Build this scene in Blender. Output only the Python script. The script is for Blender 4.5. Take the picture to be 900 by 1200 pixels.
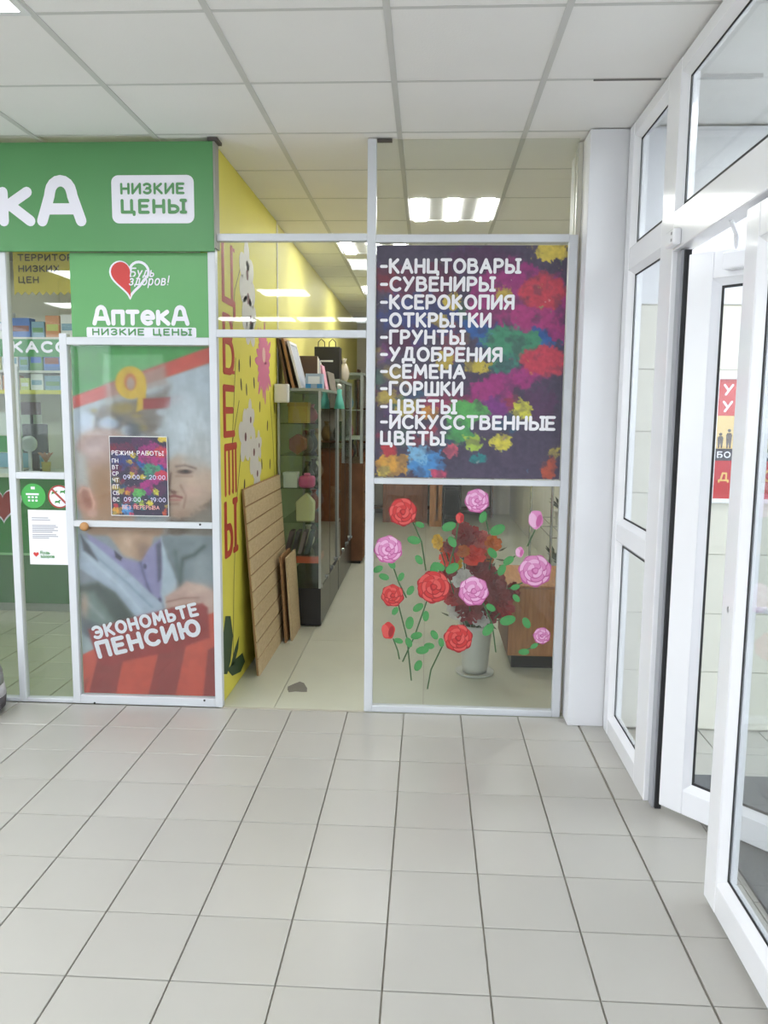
import bpy, math, random
import numpy as np
from mathutils import Matrix, Vector

random.seed(7); np.random.seed(7)
for o in list(bpy.data.objects): bpy.data.objects.remove(o)
S = bpy.context.scene
COL = S.collection

# ------------------------------------------------------------------ camera
F_PX, PITCH, YAW, ROLL, CAM_H = 940.38, 0.12644, 0.05269, 0.00979, 1.6
cy, sy, cp, sp = math.cos(YAW), math.sin(YAW), math.cos(PITCH), math.sin(PITCH)
FW = np.array([-sy*cp, cy*cp, -sp]); RT0 = np.array([cy, sy, 0.0]); UP0 = np.cross(RT0, FW)
RT = math.cos(ROLL)*RT0 + math.sin(ROLL)*UP0
UP = -math.sin(ROLL)*RT0 + math.cos(ROLL)*UP0
CAM = np.array([0, 0, CAM_H])
cd = bpy.data.cameras.new('camera'); cam = bpy.data.objects.new('camera', cd); COL.objects.link(cam)
cd.sensor_fit = 'VERTICAL'; cd.sensor_height = 36; cd.sensor_width = 27
cd.lens = 36*F_PX/1200; cd.clip_start = 0.05; cd.clip_end = 200
cam.matrix_world = Matrix(((RT[0], UP[0], -FW[0], 0), (RT[1], UP[1], -FW[1], 0), (RT[2], UP[2], -FW[2], CAM_H), (0, 0, 0, 1)))
S.camera = cam

def on(x, y, ax, v):
    """the world point that the photo shows at (x, y) on the plane axis ax = v (survey helper)"""
    d = (x-450)*RT - (y-600)*UP + F_PX*FW
    return CAM + (v-CAM[ax])/d[ax]*d

# ------------------------------------------------------------------ world, exposure
w = bpy.data.worlds.new('World'); S.world = w; w.use_nodes = True
bg = w.node_tree.nodes['Background']; bg.inputs[0].default_value = (0.88, 0.93, 1.0, 1); bg.inputs[1].default_value = 2.2
S.view_settings.view_transform = 'Standard'; S.view_settings.look = 'None'
S.view_settings.gamma = 1; S.view_settings.exposure = 0.92; S.view_settings.use_curve_mapping = False
LAMP = 11.0

# ------------------------------------------------------------------ colours and materials
def lin(c):
    c = np.asarray(c, float)/255.0
    return np.where(c <= 0.04045, c/12.92, ((c+0.055)/1.055)**2.4)
MATS = {}
def mat(name, rgb, rough=0.5, metal=0.0, var=0.04, scale=8.0, bump=0.0, bscale=60.0, rand=0.0, spec=0.5, coat=0.0):
    if name in MATS: return MATS[name]
    m = bpy.data.materials.new(name); m.use_nodes = True; nt = m.node_tree; N = nt.nodes; Lk = nt.links
    b = N['Principled BSDF']; c = lin(rgb)
    b.inputs['Roughness'].default_value = rough; b.inputs['Metallic'].default_value = metal
    b.inputs['Specular IOR Level'].default_value = spec; b.inputs['Coat Weight'].default_value = coat
    tc = N.new('ShaderNodeTexCoord'); nz = N.new('ShaderNodeTexNoise'); nz.inputs['Scale'].default_value = scale; nz.inputs['Detail'].default_value = 4
    Lk.new(tc.outputs['Object'], nz.inputs['Vector'])
    hs = N.new('ShaderNodeHueSaturation'); hs.inputs['Color'].default_value = (*c, 1)
    mr = N.new('ShaderNodeMapRange'); mr.inputs[3].default_value = 1-var*2; mr.inputs[4].default_value = 1+var*2
    Lk.new(nz.outputs['Fac'], mr.inputs[0])
    if rand:
        oi = N.new('ShaderNodeObjectInfo'); r2 = N.new('ShaderNodeMapRange'); r2.inputs[3].default_value = 1-rand; r2.inputs[4].default_value = 1+rand
        Lk.new(oi.outputs['Random'], r2.inputs[0]); mu = N.new('ShaderNodeMath'); mu.operation = 'MULTIPLY'
        Lk.new(mr.outputs[0], mu.inputs[0]); Lk.new(r2.outputs[0], mu.inputs[1]); Lk.new(mu.outputs[0], hs.inputs['Value'])
    else: Lk.new(mr.outputs[0], hs.inputs['Value'])
    Lk.new(hs.outputs[0], b.inputs['Base Color'])
    if bump:
        n2 = N.new('ShaderNodeTexNoise'); n2.inputs['Scale'].default_value = bscale; n2.inputs['Detail'].default_value = 3
        Lk.new(tc.outputs['Object'], n2.inputs['Vector']); bp = N.new('ShaderNodeBump'); bp.inputs['Strength'].default_value = bump; bp.inputs['Distance'].default_value = 0.004
        Lk.new(n2.outputs['Fac'], bp.inputs['Height']); Lk.new(bp.outputs[0], b.inputs['Normal'])
    MATS[name] = m; return m
def wood(name, rgb, dark, sc=(1, 14, 1), rough=0.55):
    if name in MATS: return MATS[name]
    m = mat(name, rgb, rough); nt = m.node_tree; N = nt.nodes; Lk = nt.links; b = N['Principled BSDF']
    tc = N.new('ShaderNodeTexCoord'); mp = N.new('ShaderNodeMapping'); mp.inputs['Scale'].default_value = sc
    nz = N.new('ShaderNodeTexNoise'); nz.inputs['Scale'].default_value = 6; nz.inputs['Detail'].default_value = 6
    Lk.new(tc.outputs['Object'], mp.inputs[0]); Lk.new(mp.outputs[0], nz.inputs['Vector'])
    cr = N.new('ShaderNodeValToRGB'); cr.color_ramp.elements[0].position = .3; cr.color_ramp.elements[1].position = .7
    cr.color_ramp.elements[0].color = (*lin(dark), 1); cr.color_ramp.elements[1].color = (*lin(rgb), 1)
    Lk.new(nz.outputs['Fac'], cr.inputs[0]); Lk.new(cr.outputs[0], b.inputs['Base Color']); return m
def glass(name, tint=(235, 243, 238), ior=1.5, haze=0.0, refl=1.0):
    m = bpy.data.materials.new(name); m.use_nodes = True; nt = m.node_tree; N = nt.nodes; Lk = nt.links
    N.remove(N['Principled BSDF']); out = N['Material Output']
    t = N.new('ShaderNodeBsdfTransparent'); t.inputs[0].default_value = (*lin(tint), 1)
    g = N.new('ShaderNodeBsdfGlossy'); g.inputs['Roughness'].default_value = 0.02
    lw = N.new('ShaderNodeLayerWeight'); lw.inputs[0].default_value = 0.5      # facing term, the same on both faces of the sheet
    pw = N.new('ShaderNodeMath'); pw.operation = 'POWER'; pw.inputs[1].default_value = 5.0; Lk.new(lw.outputs['Facing'], pw.inputs[0])
    r0 = ((ior-1)/(ior+1))**2
    mu = N.new('ShaderNodeMath'); mu.operation = 'MULTIPLY_ADD'; mu.inputs[1].default_value = (1-r0)*refl; mu.inputs[2].default_value = r0*refl; Lk.new(pw.outputs[0], mu.inputs[0])
    mx = N.new('ShaderNodeMixShader'); Lk.new(mu.outputs[0], mx.inputs[0]); Lk.new(t.outputs[0], mx.inputs[1]); Lk.new(g.outputs[0], mx.inputs[2])
    last = mx
    if haze:
        d = N.new('ShaderNodeBsdfDiffuse'); d.inputs[0].default_value = (.8, .82, .8, 1)
        nz = N.new('ShaderNodeTexNoise'); nz.inputs['Scale'].default_value = 1.6
        tc = N.new('ShaderNodeTexCoord'); Lk.new(tc.outputs['Object'], nz.inputs['Vector'])
        m2 = N.new('ShaderNodeMath'); m2.operation = 'MULTIPLY'; m2.inputs[1].default_value = haze*2; Lk.new(nz.outputs['Fac'], m2.inputs[0])
        m3 = N.new('ShaderNodeMixShader'); Lk.new(m2.outputs[0], m3.inputs[0]); Lk.new(mx.outputs[0], m3.inputs[1]); Lk.new(d.outputs[0], m3.inputs[2]); last = m3
    Lk.new(last.outputs[0], out.inputs[0]); MATS[name] = m; return m
def emit(name, rgb, st):
    m = bpy.data.materials.new(name); m.use_nodes = True; b = m.node_tree.nodes['Principled BSDF']
    b.inputs['Base Color'].default_value = (.9, .9, .9, 1); b.inputs['Emission Color'].default_value = (*lin(rgb), 1); b.inputs['Emission Strength'].default_value = st
    MATS[name] = m; return m
def printmat(name, rough=0.35, spec=0.5):
    m = bpy.data.materials.new(name); m.use_nodes = True; N = m.node_tree.nodes; b = N['Principled BSDF']; b.inputs['Roughness'].default_value = rough
    b.inputs['Specular IOR Level'].default_value = spec
    a = N.new('ShaderNodeAttribute'); a.attribute_name = 'Col'; m.node_tree.links.new(a.outputs['Color'], b.inputs['Base Color']); MATS[name] = m; return m

ALU = mat('aluminium_white', (212, 215, 220), .35, 0.0, .02, 5)
PVC = mat('pvc_white', (244, 244, 248), .13, 0, .01, 5)
GASK = mat('gasket_black', (38, 38, 40), .6)
PRINT = printmat('printed_vinyl', .4, .4)
PRINTM = printmat('printed_matt', .7, .2)
GL = glass('clear_glass', (249, 251, 250), 1.5, 0.005)
GLC = glass('vitrine_glass', (244, 250, 246), 1.5)
GLP = glass('pvc_double_glass', (250, 252, 252), 1.5, 0.02, 1.0)
GREEN = mat('sign_green', (86, 146, 90), .45, 0, .02, 3)
WHITEV = mat('white_vinyl', (236, 234, 244), .45, 0, .01)
REDV = mat('red_vinyl', (205, 62, 58), .45, 0, .02)
LAMPM = emit('lamp_diffuser', (246, 250, 255), LAMP)
STRIPM = emit('lamp_strip', (252, 252, 250), LAMP*1.4)

# ------------------------------------------------------------------ mesh building
class M:
    def __init__(s): s.v = []; s.f = []; s.c = []
    def add(s, vs, fs, col=None):
        n = len(s.v); s.v += [tuple(map(float, p)) for p in vs]; s.f += [tuple(i+n for i in f) for f in fs]
        s.c += [col]*len(fs); return s
    def box(s, x0, x1, y0, y1, z0, z1, col=None):
        return s.add([(x0,y0,z0),(x1,y0,z0),(x1,y1,z0),(x0,y1,z0),(x0,y0,z1),(x1,y0,z1),(x1,y1,z1),(x0,y1,z1)],
                     [(0,3,2,1),(4,5,6,7),(0,1,5,4),(1,2,6,5),(2,3,7,6),(3,0,4,7)], col)
    def prism(s, pts, fn, d0, d1, col=None):
        """outline pts (u,v) extruded between depths d0, d1 through fn(u,v,d)"""
        n = len(pts); vs = [fn(u, v, d0) for u, v in pts]+[fn(u, v, d1) for u, v in pts]
        return s.add(vs, [tuple(range(n)), tuple(range(2*n-1, n-1, -1))]+[(i, i+n, (i+1) % n+n, (i+1) % n) for i in range(n)], col)
    def poly(s, pts, fn, d=0, col=None):
        return s.add([fn(u, v, d) for u, v in pts], [tuple(range(len(pts)))], col)
    def tube(s, pts, r, n=8, col=None, caps=True):
        pts = [np.array(p, float) for p in pts]; rs = r if hasattr(r, '__len__') else [r]*len(pts)
        vs = []; prev = None
        for i, p in enumerate(pts):
            t = pts[min(i+1, len(pts)-1)]-pts[max(i-1, 0)]; t = t/(np.linalg.norm(t)+1e-9)
            a = prev if prev is not None else (np.array([0, 0, 1.0]) if abs(t[2]) < .9 else np.array([1.0, 0, 0]))
            a = a-t*(a@t); a /= np.linalg.norm(a)+1e-9; prev = a; b = np.cross(t, a)
            vs += [p+rs[i]*(math.cos(2*math.pi*k/n)*a+math.sin(2*math.pi*k/n)*b) for k in range(n)]
        fs = [(i*n+k, i*n+(k+1) % n, (i+1)*n+(k+1) % n, (i+1)*n+k) for i in range(len(pts)-1) for k in range(n)]
        if caps: fs += [tuple(range(n-1, -1, -1)), tuple(range((len(pts)-1)*n, len(pts)*n))]
        return s.add(vs, fs, col)
    def lathe(s, prof, c, n=20, col=None):
        vs = []; fs = []
        for r, z in prof: vs += [(c[0]+r*math.cos(2*math.pi*k/n), c[1]+r*math.sin(2*math.pi*k/n), c[2]+z) for k in range(n)]
        for i in range(len(prof)-1): fs += [(i*n+k, i*n+(k+1) % n, (i+1)*n+(k+1) % n, (i+1)*n+k) for k in range(n)]
        fs += [tuple(range(n-1, -1, -1)), tuple(range((len(prof)-1)*n, len(prof)*n))]
        return s.add(vs, fs, col)
    def blob(s, c, r, nz=6, n=10, jit=0.0, col=None):
        rx, ry, rz = r if hasattr(r, '__len__') else (r, r, r); vs = []; fs = []
        for i in range(nz+1):
            th = math.pi*i/nz
            for k in range(n):
                ph = 2*math.pi*k/n; j = 1+random.uniform(-jit, jit)
                vs.append((c[0]+rx*j*math.sin(th)*math.cos(ph), c[1]+ry*j*math.sin(th)*math.sin(ph), c[2]-rz*j*math.cos(th)))
        for i in range(nz): fs += [(i*n+k, i*n+(k+1) % n, (i+1)*n+(k+1) % n, (i+1)*n+k) for k in range(n)]
        return s.add(vs, fs, col)
ORG = {}
def org(o): return ORG[o.name] if o is not None else np.zeros(3)
def finish(o, parent, origin):
    COL.objects.link(o); ORG[o.name] = np.array(origin, float)
    o.location = np.array(origin, float)-org(parent)
    if parent is not None: o.parent = parent
def obj(name, m, material, parent=None, origin=None, smooth=False, bev=0.0):
    V = np.array(m.v)
    if origin is None:
        lo, hi = V.min(0), V.max(0); origin = ((lo[0]+hi[0])/2, (lo[1]+hi[1])/2, lo[2])
    me = bpy.data.meshes.new(name); me.from_pydata([tuple(p) for p in V-np.array(origin)], [], m.f); me.update()
    me.materials.append(material)
    if any(c is not None for c in m.c):
        at = me.color_attributes.new('Col', 'FLOAT_COLOR', 'CORNER'); buf = []
        for f, c in zip(m.f, m.c):
            l = list(lin(c if c is not None else (200, 200, 200)))+[1.0]; buf += l*len(f)
        at.data.foreach_set('color', buf)
    if smooth: me.polygons.foreach_set('use_smooth', [True]*len(me.polygons))
    o = bpy.data.objects.new(name, me); finish(o, parent, origin)
    if bev:
        b = o.modifiers.new('bevel', 'BEVEL'); b.width = bev; b.segments = 2; b.limit_method = 'ANGLE'
    return o
def empty(name, loc, parent=None):
    o = bpy.data.objects.new(name, None); o.empty_display_size = .05; finish(o, parent, loc); return o
def tag(o, label, cat, group=None):
    o['label'] = label; o['category'] = cat
    if group: o['group'] = group
    return o
def thing(name, loc, label, cat, group=None): return tag(empty(name, loc), label, cat, group)
def struct(o, label=None):
    o['kind'] = 'structure'
    if label: o['label'] = label
    return o
def bx(name, b, material, parent=None, bev=0.0): return obj(name, M().box(*b), material, parent, bev=bev)
def share(name, src, loc, parent):
    o = bpy.data.objects.new(name, src.data); finish(o, parent, loc); return o
def fac(d0):            # facade mapping: u = world X, v = world Z, d towards the viewer from plane Y = d0
    return lambda u, v, d=0: (u, d0-d, v)
def px(x, y, Y=4.13):   # photo survey point on the facade plane
    p = on(x, y, 1, Y); return (p[0], p[2])

# ------------------------------------------------------------------ lettering
def arc(cx, cy, rx, ry, a0, a1, n=12):
    return [(cx+rx*math.cos(math.radians(a0+(a1-a0)*i/n)), cy+ry*math.sin(math.radians(a0+(a1-a0)*i/n))) for i in range(n+1)]
SF = {
 'А': (.72, [[(0,0),(.36,1),(.72,0)],[(.13,.36),(.59,.36)]]),
 'Б': (.6, [[(.55,1),(0,1),(0,0),(.35,0)]+arc(.34,.28,.26,.28,-90,90)+[(0,.56)]]),
 'В': (.6, [[(0,0),(0,1),(.3,1)]+arc(.3,.78,.22,.22,90,-90)+[(0,.56)],[(.3,.56)]+arc(.32,.28,.28,.28,90,-90)+[(0,0)]]),
 'Г': (.5, [[(0,0),(0,1),(.5,1)]]),
 'Д': (.78, [[(0,-.16),(0,.06),(.78,.06),(.78,-.16)],[(.14,.06),(.3,1),(.62,1),(.62,.06)]]),
 'Е': (.52, [[(.52,1),(0,1),(0,0),(.52,0)],[(0,.52),(.44,.52)]]),
 'З': (.55, [arc(.25,.76,.27,.24,150,-90)+arc(.26,.27,.29,.27,90,-150)]),
 'И': (.62, [[(0,1),(0,0),(.62,1),(.62,0)]]),
 'К': (.58, [[(0,0),(0,1)],[(.54,1),(.02,.44)],[(.16,.56),(.58,0)]]),
 'Л': (.66, [[(0,0),(.12,.05),(.25,1),(.66,1),(.66,0)]]),
 'М': (.8, [[(0,0),(.08,1),(.4,.3),(.72,1),(.8,0)]]),
 'Н': (.6, [[(0,0),(0,1)],[(.6,0),(.6,1)],[(0,.5),(.6,.5)]]),
 'О': (.74, [arc(.37,.5,.37,.5,90,450,20)]),
 'П': (.6, [[(0,0),(0,1),(.6,1),(.6,0)]]),
 'Р': (.55, [[(0,0),(0,1),(.26,1)]+arc(.27,.73,.27,.27,90,-90)+[(0,.46)]]),
 'С': (.64, [arc(.38,.5,.38,.5,48,312,16)]),
 'Т': (.64, [[(0,1),(.64,1)],[(.32,1),(.32,0)]]),
 'У': (.62, [[(0,1),(.32,.42)],[(.62,1),(.12,0)]]),
 'Ц': (.72, [[(0,1),(0,.02),(.58,.02),(.58,1)],[(.58,.02),(.72,.02),(.72,-.18)]]),
 'Ш': (.9, [[(0,1),(0,0),(.9,0),(.9,1)],[(.45,0),(.45,1)]]),
 'Ы': (.85, [[(0,1),(0,0),(.25,0)]+arc(.26,.27,.26,.27,-90,90)+[(0,.54)],[(.85,0),(.85,1)],[(.72,1),(.98,1)],[(.72,0),(.98,0)]]),
 'Ь': (.52, [[(0,1),(0,0),(.25,0)]+arc(.26,.27,.26,.27,-90,90)+[(0,.54)]]),
 'Э': (.64, [arc(.26,.5,.38,.5,132,-132,16),[(.2,.5),(.62,.5)]]),
 'Ю': (1.0, [[(0,0),(0,1)],[(0,.5),(.34,.5)],arc(.67,.5,.33,.5,90,450,20)]),
 'Я': (.55, [[(.55,0),(.55,1),(.29,1)]+arc(.28,.73,.28,.27,90,270)+[(.55,.46)],[(.25,.46),(0,0)]]),
 'Ж': (.9, [[(.45,0),(.45,1)],[(0,1),(.45,.5),(0,0)],[(.9,1),(.45,.5),(.9,0)]]),
 'Х': (.6, [[(0,0),(.6,1)],[(0,1),(.6,0)]]), 'Ч': (.56, [[(0,1),(0,.6),(.1,.46),(.56,.46)],[(.56,1),(.56,0)]]), 'с': (.5, [arc(.29,.35,.29,.35,45,315,14)]),
 '0': (.56, [arc(.28,.5,.28,.5,90,450,18)]), '1': (.24, [[(0,.78),(.24,1),(.24,0)]]), '2': (.54, [arc(.27,.73,.27,.27,160,-30,10)+[(0,0),(.54,0)]]), '9': (.56, [arc(.28,.7,.28,.3,0,360,16),[(.56,.7),(.5,.3),(.25,0)]]), ':': (.08, [[(.04,.72),(.04,.7)],[(.04,.2),(.04,.18)]]),
 '-': (.36, [[(0,.47),(.36,.47)]]), ' ': (.35, []), '!': (.1, [[(.05,1),(.05,.3)],[(.05,.04),(.05,.03)]]),
 'к': (.55, [[(0,0),(0,.72)],[(.5,.72),(.06,.36)],[(.14,.4),(.55,0)]]),
 'а': (.56, [arc(.28,.33,.28,.33,90,450,16),[(.56,.66),(.56,0)]]),
 'п': (.52, [[(0,0),(0,.72),(.52,.72),(.52,0)]]),
 'т': (.54, [[(0,.72),(.54,.72)],[(.27,.72),(.27,0)]]),
 'е': (.58, [[(.02,.36),(.56,.36)],arc(.29,.36,.29,.36,0,305,16)]),
 'у': (.5, [[(0,.7),(.26,.15)],[(.52,.7),(.14,-.25),(0,-.25)]]),
 'д': (.6, [[(0,-.14),(0,.04),(.6,.04),(.6,-.14)],[(.1,.04),(.22,.7),(.5,.7),(.5,.04)]]),
 'ь': (.42, [[(0,.7),(0,0),(.2,0)]+arc(.21,.2,.2,.2,-90,90)+[(0,.4)]]),
 'з': (.42, [arc(.18,.53,.2,.17,150,-90)+arc(.19,.18,.22,.18,90,-150)]),
 'о': (.56, [arc(.28,.35,.28,.35,90,450,16)]),
 'р': (.5, [[(0,-.3),(0,.7)],arc(.25,.35,.25,.35,90,450,16)]),
 'в': (.48, [[(0,0),(0,.7),(.22,.7)]+arc(.24,.54,.17,.16,90,-90)+[(0,.38)],[(.24,.38)]+arc(.26,.19,.21,.19,90,-90)+[(0,0)]]),
 # rounded sign capital with an arched top
 'Â': (.78, [[(0,0),(.16,.62)]+arc(.39,.66,.22,.34,170,10,8)+[(.62,.62),(.78,0)],[(.1,.3),(.68,.3)]]),
}
def strokes(text, gap=.2):
    x = 0; out = []
    for ch in text:
        wd, ls = SF[ch]
        out += [[(x+a, b) for a, b in l] for l in ls]; x += wd+gap
    return out, x-gap
def stroke_text(text, x0, z0, wid, hei, sw, fn, gap=.2, rot=0.0, m=None, col=None, slant=0.0, d=0):
    ls, tw = strokes(text, gap); m = m or M(); sx = wid/tw; c, s = math.cos(rot), math.sin(rot)
    for li, l in enumerate(ls):
        P = []
        for a, b in l:
            u = a*sx+slant*b*hei; v = b*hei; P.append(np.array([x0+c*u-s*v, z0+s*u+c*v]))
        ribbon(P, sw, m, fn, d+li*1.7e-4, col)
    return m
def ribbon(P, wd, m, fn, d=0, col=None):
    """one stroke with mitred joints and round ends"""
    P = [np.array(p, float) for p in P]; P = [p for i, p in enumerate(P) if i == 0 or np.linalg.norm(p-P[i-1]) > 1e-6]
    for i in range(1, len(P)-1):
        a, b = P[i]-P[i-1], P[i+1]-P[i]
        if a@b < .15*np.linalg.norm(a)*np.linalg.norm(b) and np.linalg.norm(a) > wd*.4 and np.linalg.norm(b) > wd*.4:
            ribbon(P[:i+1], wd, m, fn, d, col); ribbon(P[i:], wd, m, fn, d+(i+1)*1.1e-5, col); return
    if len(P) == 1: P.append(P[0]+np.array([1e-4, 0]))
    h = wd/2; closed = len(P) > 3 and np.linalg.norm(P[0]-P[-1]) < 1e-5
    if closed: P = P[:-1]
    n = len(P); T = []
    for i in range(n if closed else n-1):
        t = P[(i+1) % n]-P[i]; T.append(t/np.linalg.norm(t))
    Lf = []; Rt = []
    for i in range(n):
        a = T[i-1] if (i or closed) else T[0]; b = T[i % len(T)] if (closed or i < n-1) else T[-1]
        na, nb = np.array([-a[1], a[0]]), np.array([-b[1], b[0]]); mm = na+nb; q = mm@mm
        mi = mm/q*2 if q > .5 else mm/math.sqrt(max(q, 1e-9))*1.5
        Lf.append(P[i]+mi*h); Rt.append(P[i]-mi*h)
    vs = [fn(p[0], p[1], d+(i % n)*1.1e-5) for i, p in enumerate(Lf+Rt)]
    m.add(vs, [(i, (i+1) % n, (i+1) % n+n, i+n) for i in range(n if closed else n-1)], col)
    if not closed:
        for e, (p, t) in enumerate(((P[0], -T[0]), (P[-1], T[-1]))):
            a0 = math.atan2(t[1], t[0]); m.poly([(p[0]+h*math.cos(a0+k*math.pi/6), p[1]+h*math.sin(a0+k*math.pi/6)) for k in range(-3, 4)], fn, d+e*(n-1)*1.1e-5, col)
def font_text(text, fn, x0, z0, wid, hei=.1, bold=0.0, rot=0.0, d=0, gap=.26):
    """bold block lettering inside the box wid x hei"""
    sw = hei*(.11+bold*6); c, s = math.cos(rot), math.sin(rot)
    return stroke_text(text, x0+c*sw/2-s*sw/2, z0+s*sw/2+c*sw/2, wid-sw, hei-sw, sw, fn, gap+bold*5, rot, d=d)

# ------------------------------------------------------------------ print painting (flat prints: colour per vertex of a fine grid)
def vnoise(x, y, seed=0):
    def h(i, j): 
        n = (i*374761393+j*668265263+seed*1442695041) & 0x7fffffff; n = ((n ^ (n >> 13))*1274126177) & 0x7fffffff
        return (n ^ (n >> 16)) % 10007/10007.0
    i, j = np.floor(x).astype(np.int64), np.floor(y).astype(np.int64); a, b = x-i, y-j; a = a*a*(3-2*a); b = b*b*(3-2*b)
    return (h(i, j)*(1-a)+h(i+1, j)*a)*(1-b)+(h(i, j+1)*(1-a)+h(i+1, j+1)*a)*b
def fbm(x, y, s, seed=0): return (vnoise(x/s, y/s, seed)+.5*vnoise(2*x/s, 2*y/s, seed+1)+.25*vnoise(4*x/s, 4*y/s, seed+2)+.12*vnoise(8*x/s, 8*y/s, seed+3))/1.87
class Paint:
    def __init__(s, PX, PY, base): s.x, s.y = PX, PY; s.c = np.zeros(PX.shape+(3,))+np.array(base, float)
    def mix(s, a, col): s.c = s.c*(1-a[..., None])+np.array(col, float)*a[..., None]
    def ell(s, cx, cy, rx, ry, col, soft=1.0, rot=0, op=1.0, rag=0.0, rs=6, seed=0):
        dx, dy = s.x-cx, s.y-cy; c, n = math.cos(rot), math.sin(rot); u, v = c*dx+n*dy, -n*dx+c*dy
        d = np.sqrt((u/rx)**2+(v/ry)**2)
        if rag: d = d+rag*(fbm(s.x, s.y, rs, seed)-.5)*2
        d = (1-d)*min(rx, ry); s.mix(op/(1+np.exp(-np.clip(d/max(soft, .05)*2, -40, 40))), col)
    def poly(s, P, col, soft=1.0, op=1.0, rag=0.0, rs=8, seed=0):
        ins = np.zeros(s.x.shape, bool); dm = np.full(s.x.shape, 1e9); n = len(P)
        for i in range(n):
            (x0, y0), (x1, y1) = P[i], P[(i+1) % n]
            cond = ((y0 > s.y) != (y1 > s.y)) & (s.x < (x1-x0)*(s.y-y0)/((y1-y0) or 1e-9)+x0); ins ^= cond
            t = np.clip(((s.x-x0)*(x1-x0)+(s.y-y0)*(y1-y0))/((x1-x0)**2+(y1-y0)**2+1e-9), 0, 1)
            dm = np.minimum(dm, np.hypot(s.x-x0-t*(x1-x0), s.y-y0-t*(y1-y0)))
        d = np.where(ins, dm, -dm)
        if rag: d = d+rag*(fbm(s.x, s.y, rs, seed)-.5)*2
        s.mix(op/(1+np.exp(-np.clip(d/max(soft, .05)*2, -40, 40))), col)
    def line(s, P, wd, col, soft=1.0, op=1.0):
        dm = np.full(s.x.shape, 1e9)
        for (x0, y0), (x1, y1) in zip(P[:-1], P[1:]):
            t = np.clip(((s.x-x0)*(x1-x0)+(s.y-y0)*(y1-y0))/((x1-x0)**2+(y1-y0)**2+1e-9), 0, 1)
            dm = np.minimum(dm, np.hypot(s.x-x0-t*(x1-x0), s.y-y0-t*(y1-y0)))
        s.mix(op/(1+np.exp(-np.clip((wd/2-dm)/max(soft, .05)*2, -40, 40))), col)
def print_sheet(name, cols, X0, X1, Z0, Z1, Y, parent, material=None, gain=1.0):
    """a flat printed sheet facing the hall; cols[row, col] from the top left"""
    h, wd = cols.shape[:2]; xs = np.linspace(X0, X1, wd); zs = np.linspace(Z1, Z0, h)
    V = np.stack([np.tile(xs, h), np.full(h*wd, Y), np.repeat(zs, wd)], 1); o0 = np.array([(X0+X1)/2, Y, Z0])
    I = np.arange(h*wd).reshape(h, wd); Fc = np.stack([I[:-1, :-1], I[1:, :-1], I[1:, 1:], I[:-1, 1:]], -1).reshape(-1, 4)
    me = bpy.data.meshes.new(name); me.from_pydata((V-o0).tolist(), [], Fc.tolist()); me.update(); me.materials.append(material or PRINT)
    at = me.color_attributes.new('Col', 'FLOAT_COLOR', 'POINT'); L = np.clip(lin(np.clip(cols, 0, 255))*gain, 0, .9).reshape(-1, 3)
    at.data.foreach_set('color', np.concatenate([L, np.ones((len(L), 1))], 1).ravel())
    o = bpy.data.objects.new(name, me); finish(o, parent, o0); return o
def canvas(xl0, xr0, xl1, xr1, y0, y1, nx, ny):
    v = np.linspace(0, 1, ny)[:, None]; u = np.linspace(0, 1, nx)[None, :]
    return (xl0+(xl1-xl0)*v)*(1-u)+(xr0+(xr1-xr0)*v)*u, (y0+(y1-y0)*v)+0*u

# ================================================================== SETTING
CEIL = 2.92
PY_ = 4.13                       # glazed partition
# ---- floor
floor = struct(bx('floor', (-6, 2.7, -7, 12.6, -.1, -.010), mat('grout', (174, 168, 156), .9, 0, .08, 20)))
TILE = mat('floor_tile', (180, 177, 170), .28, 0, .03, 2.5, .03, 25, rand=.022)
TILEP = mat('floor_tile_pharmacy', (164, 168, 144), .35, 0, .03, 2.5, rand=.03)
def tile_mesh(name, dx, dy, material):
    m = M(); a = .0015; x, y = dx/2, dy/2; h = .010
    m.add([(-x,-y,-h),(x,-y,-h),(x,y,-h),(-x,y,-h),(-x,-y,-a),(x,-y,-a),(x,y,-a),(-x,y,-a),(-x+a,-y+a,0),(x-a,-y+a,0),(x-a,y-a,0),(-x+a,y-a,0)],
          [(0,1,5,4),(1,2,6,5),(2,3,7,6),(3,0,4,7),(4,5,9,8),(5,6,10,9),(6,7,11,10),(7,4,8,11),(8,9,10,11)])
    return obj(name, m, material, floor, (0, 0, 0))
first = {}
def put_tile(kind, dx, dy, material, x, y, z=0.0):
    if kind not in first:
        o = tile_mesh('tile', dx, dy, material); first[kind] = o; o.location = np.array((x, y, z))-org(floor)
    else: share('tile', first[kind], (x, y, z), floor)
PXT, PYT = .300, .294
for i in range(-11, 5):
    for j in range(0, 12):
        x = -.40+PXT*i+PXT/2; y = 4.100-PYT*j-PYT/2
        if x > .95: continue
        if x > .8 and y > 3.1:
            put_tile('cut', .118, PYT-.004, TILE, .866, y); continue
        put_tile('hall', PXT-.005-(.004 if x > .5 else 0), PYT-.004, TILE, x+(.002 if x > .8 else 0), y, random.uniform(-.0006, .0006))
for i in range(0, 9):
    for j in range(0, 9): put_tile('pharm', .294, .294, TILEP, -1.33-.3*i, 4.34+.3*j)
rest = M()
for i in range(-18, 5):
    for j in range(12, 37):
        x = -.40+PXT*i+PXT/2; y = 4.1-PYT*j-PYT/2
        if x < .9: rest.add([(x-.147,y-.144,0),(x+.147,y-.144,0),(x+.147,y+.144,0),(x-.147,y+.144,0)], [(0,1,2,3)])
for i in range(-18, -11):
    for j in range(0, 12):
        x = -.40+PXT*i+PXT/2; y = 4.1-PYT*j-PYT/2
        rest.add([(x-.147,y-.144,0),(x+.147,y-.144,0),(x+.147,y+.144,0),(x-.147,y+.144,0)], [(0,1,2,3)])
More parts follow.
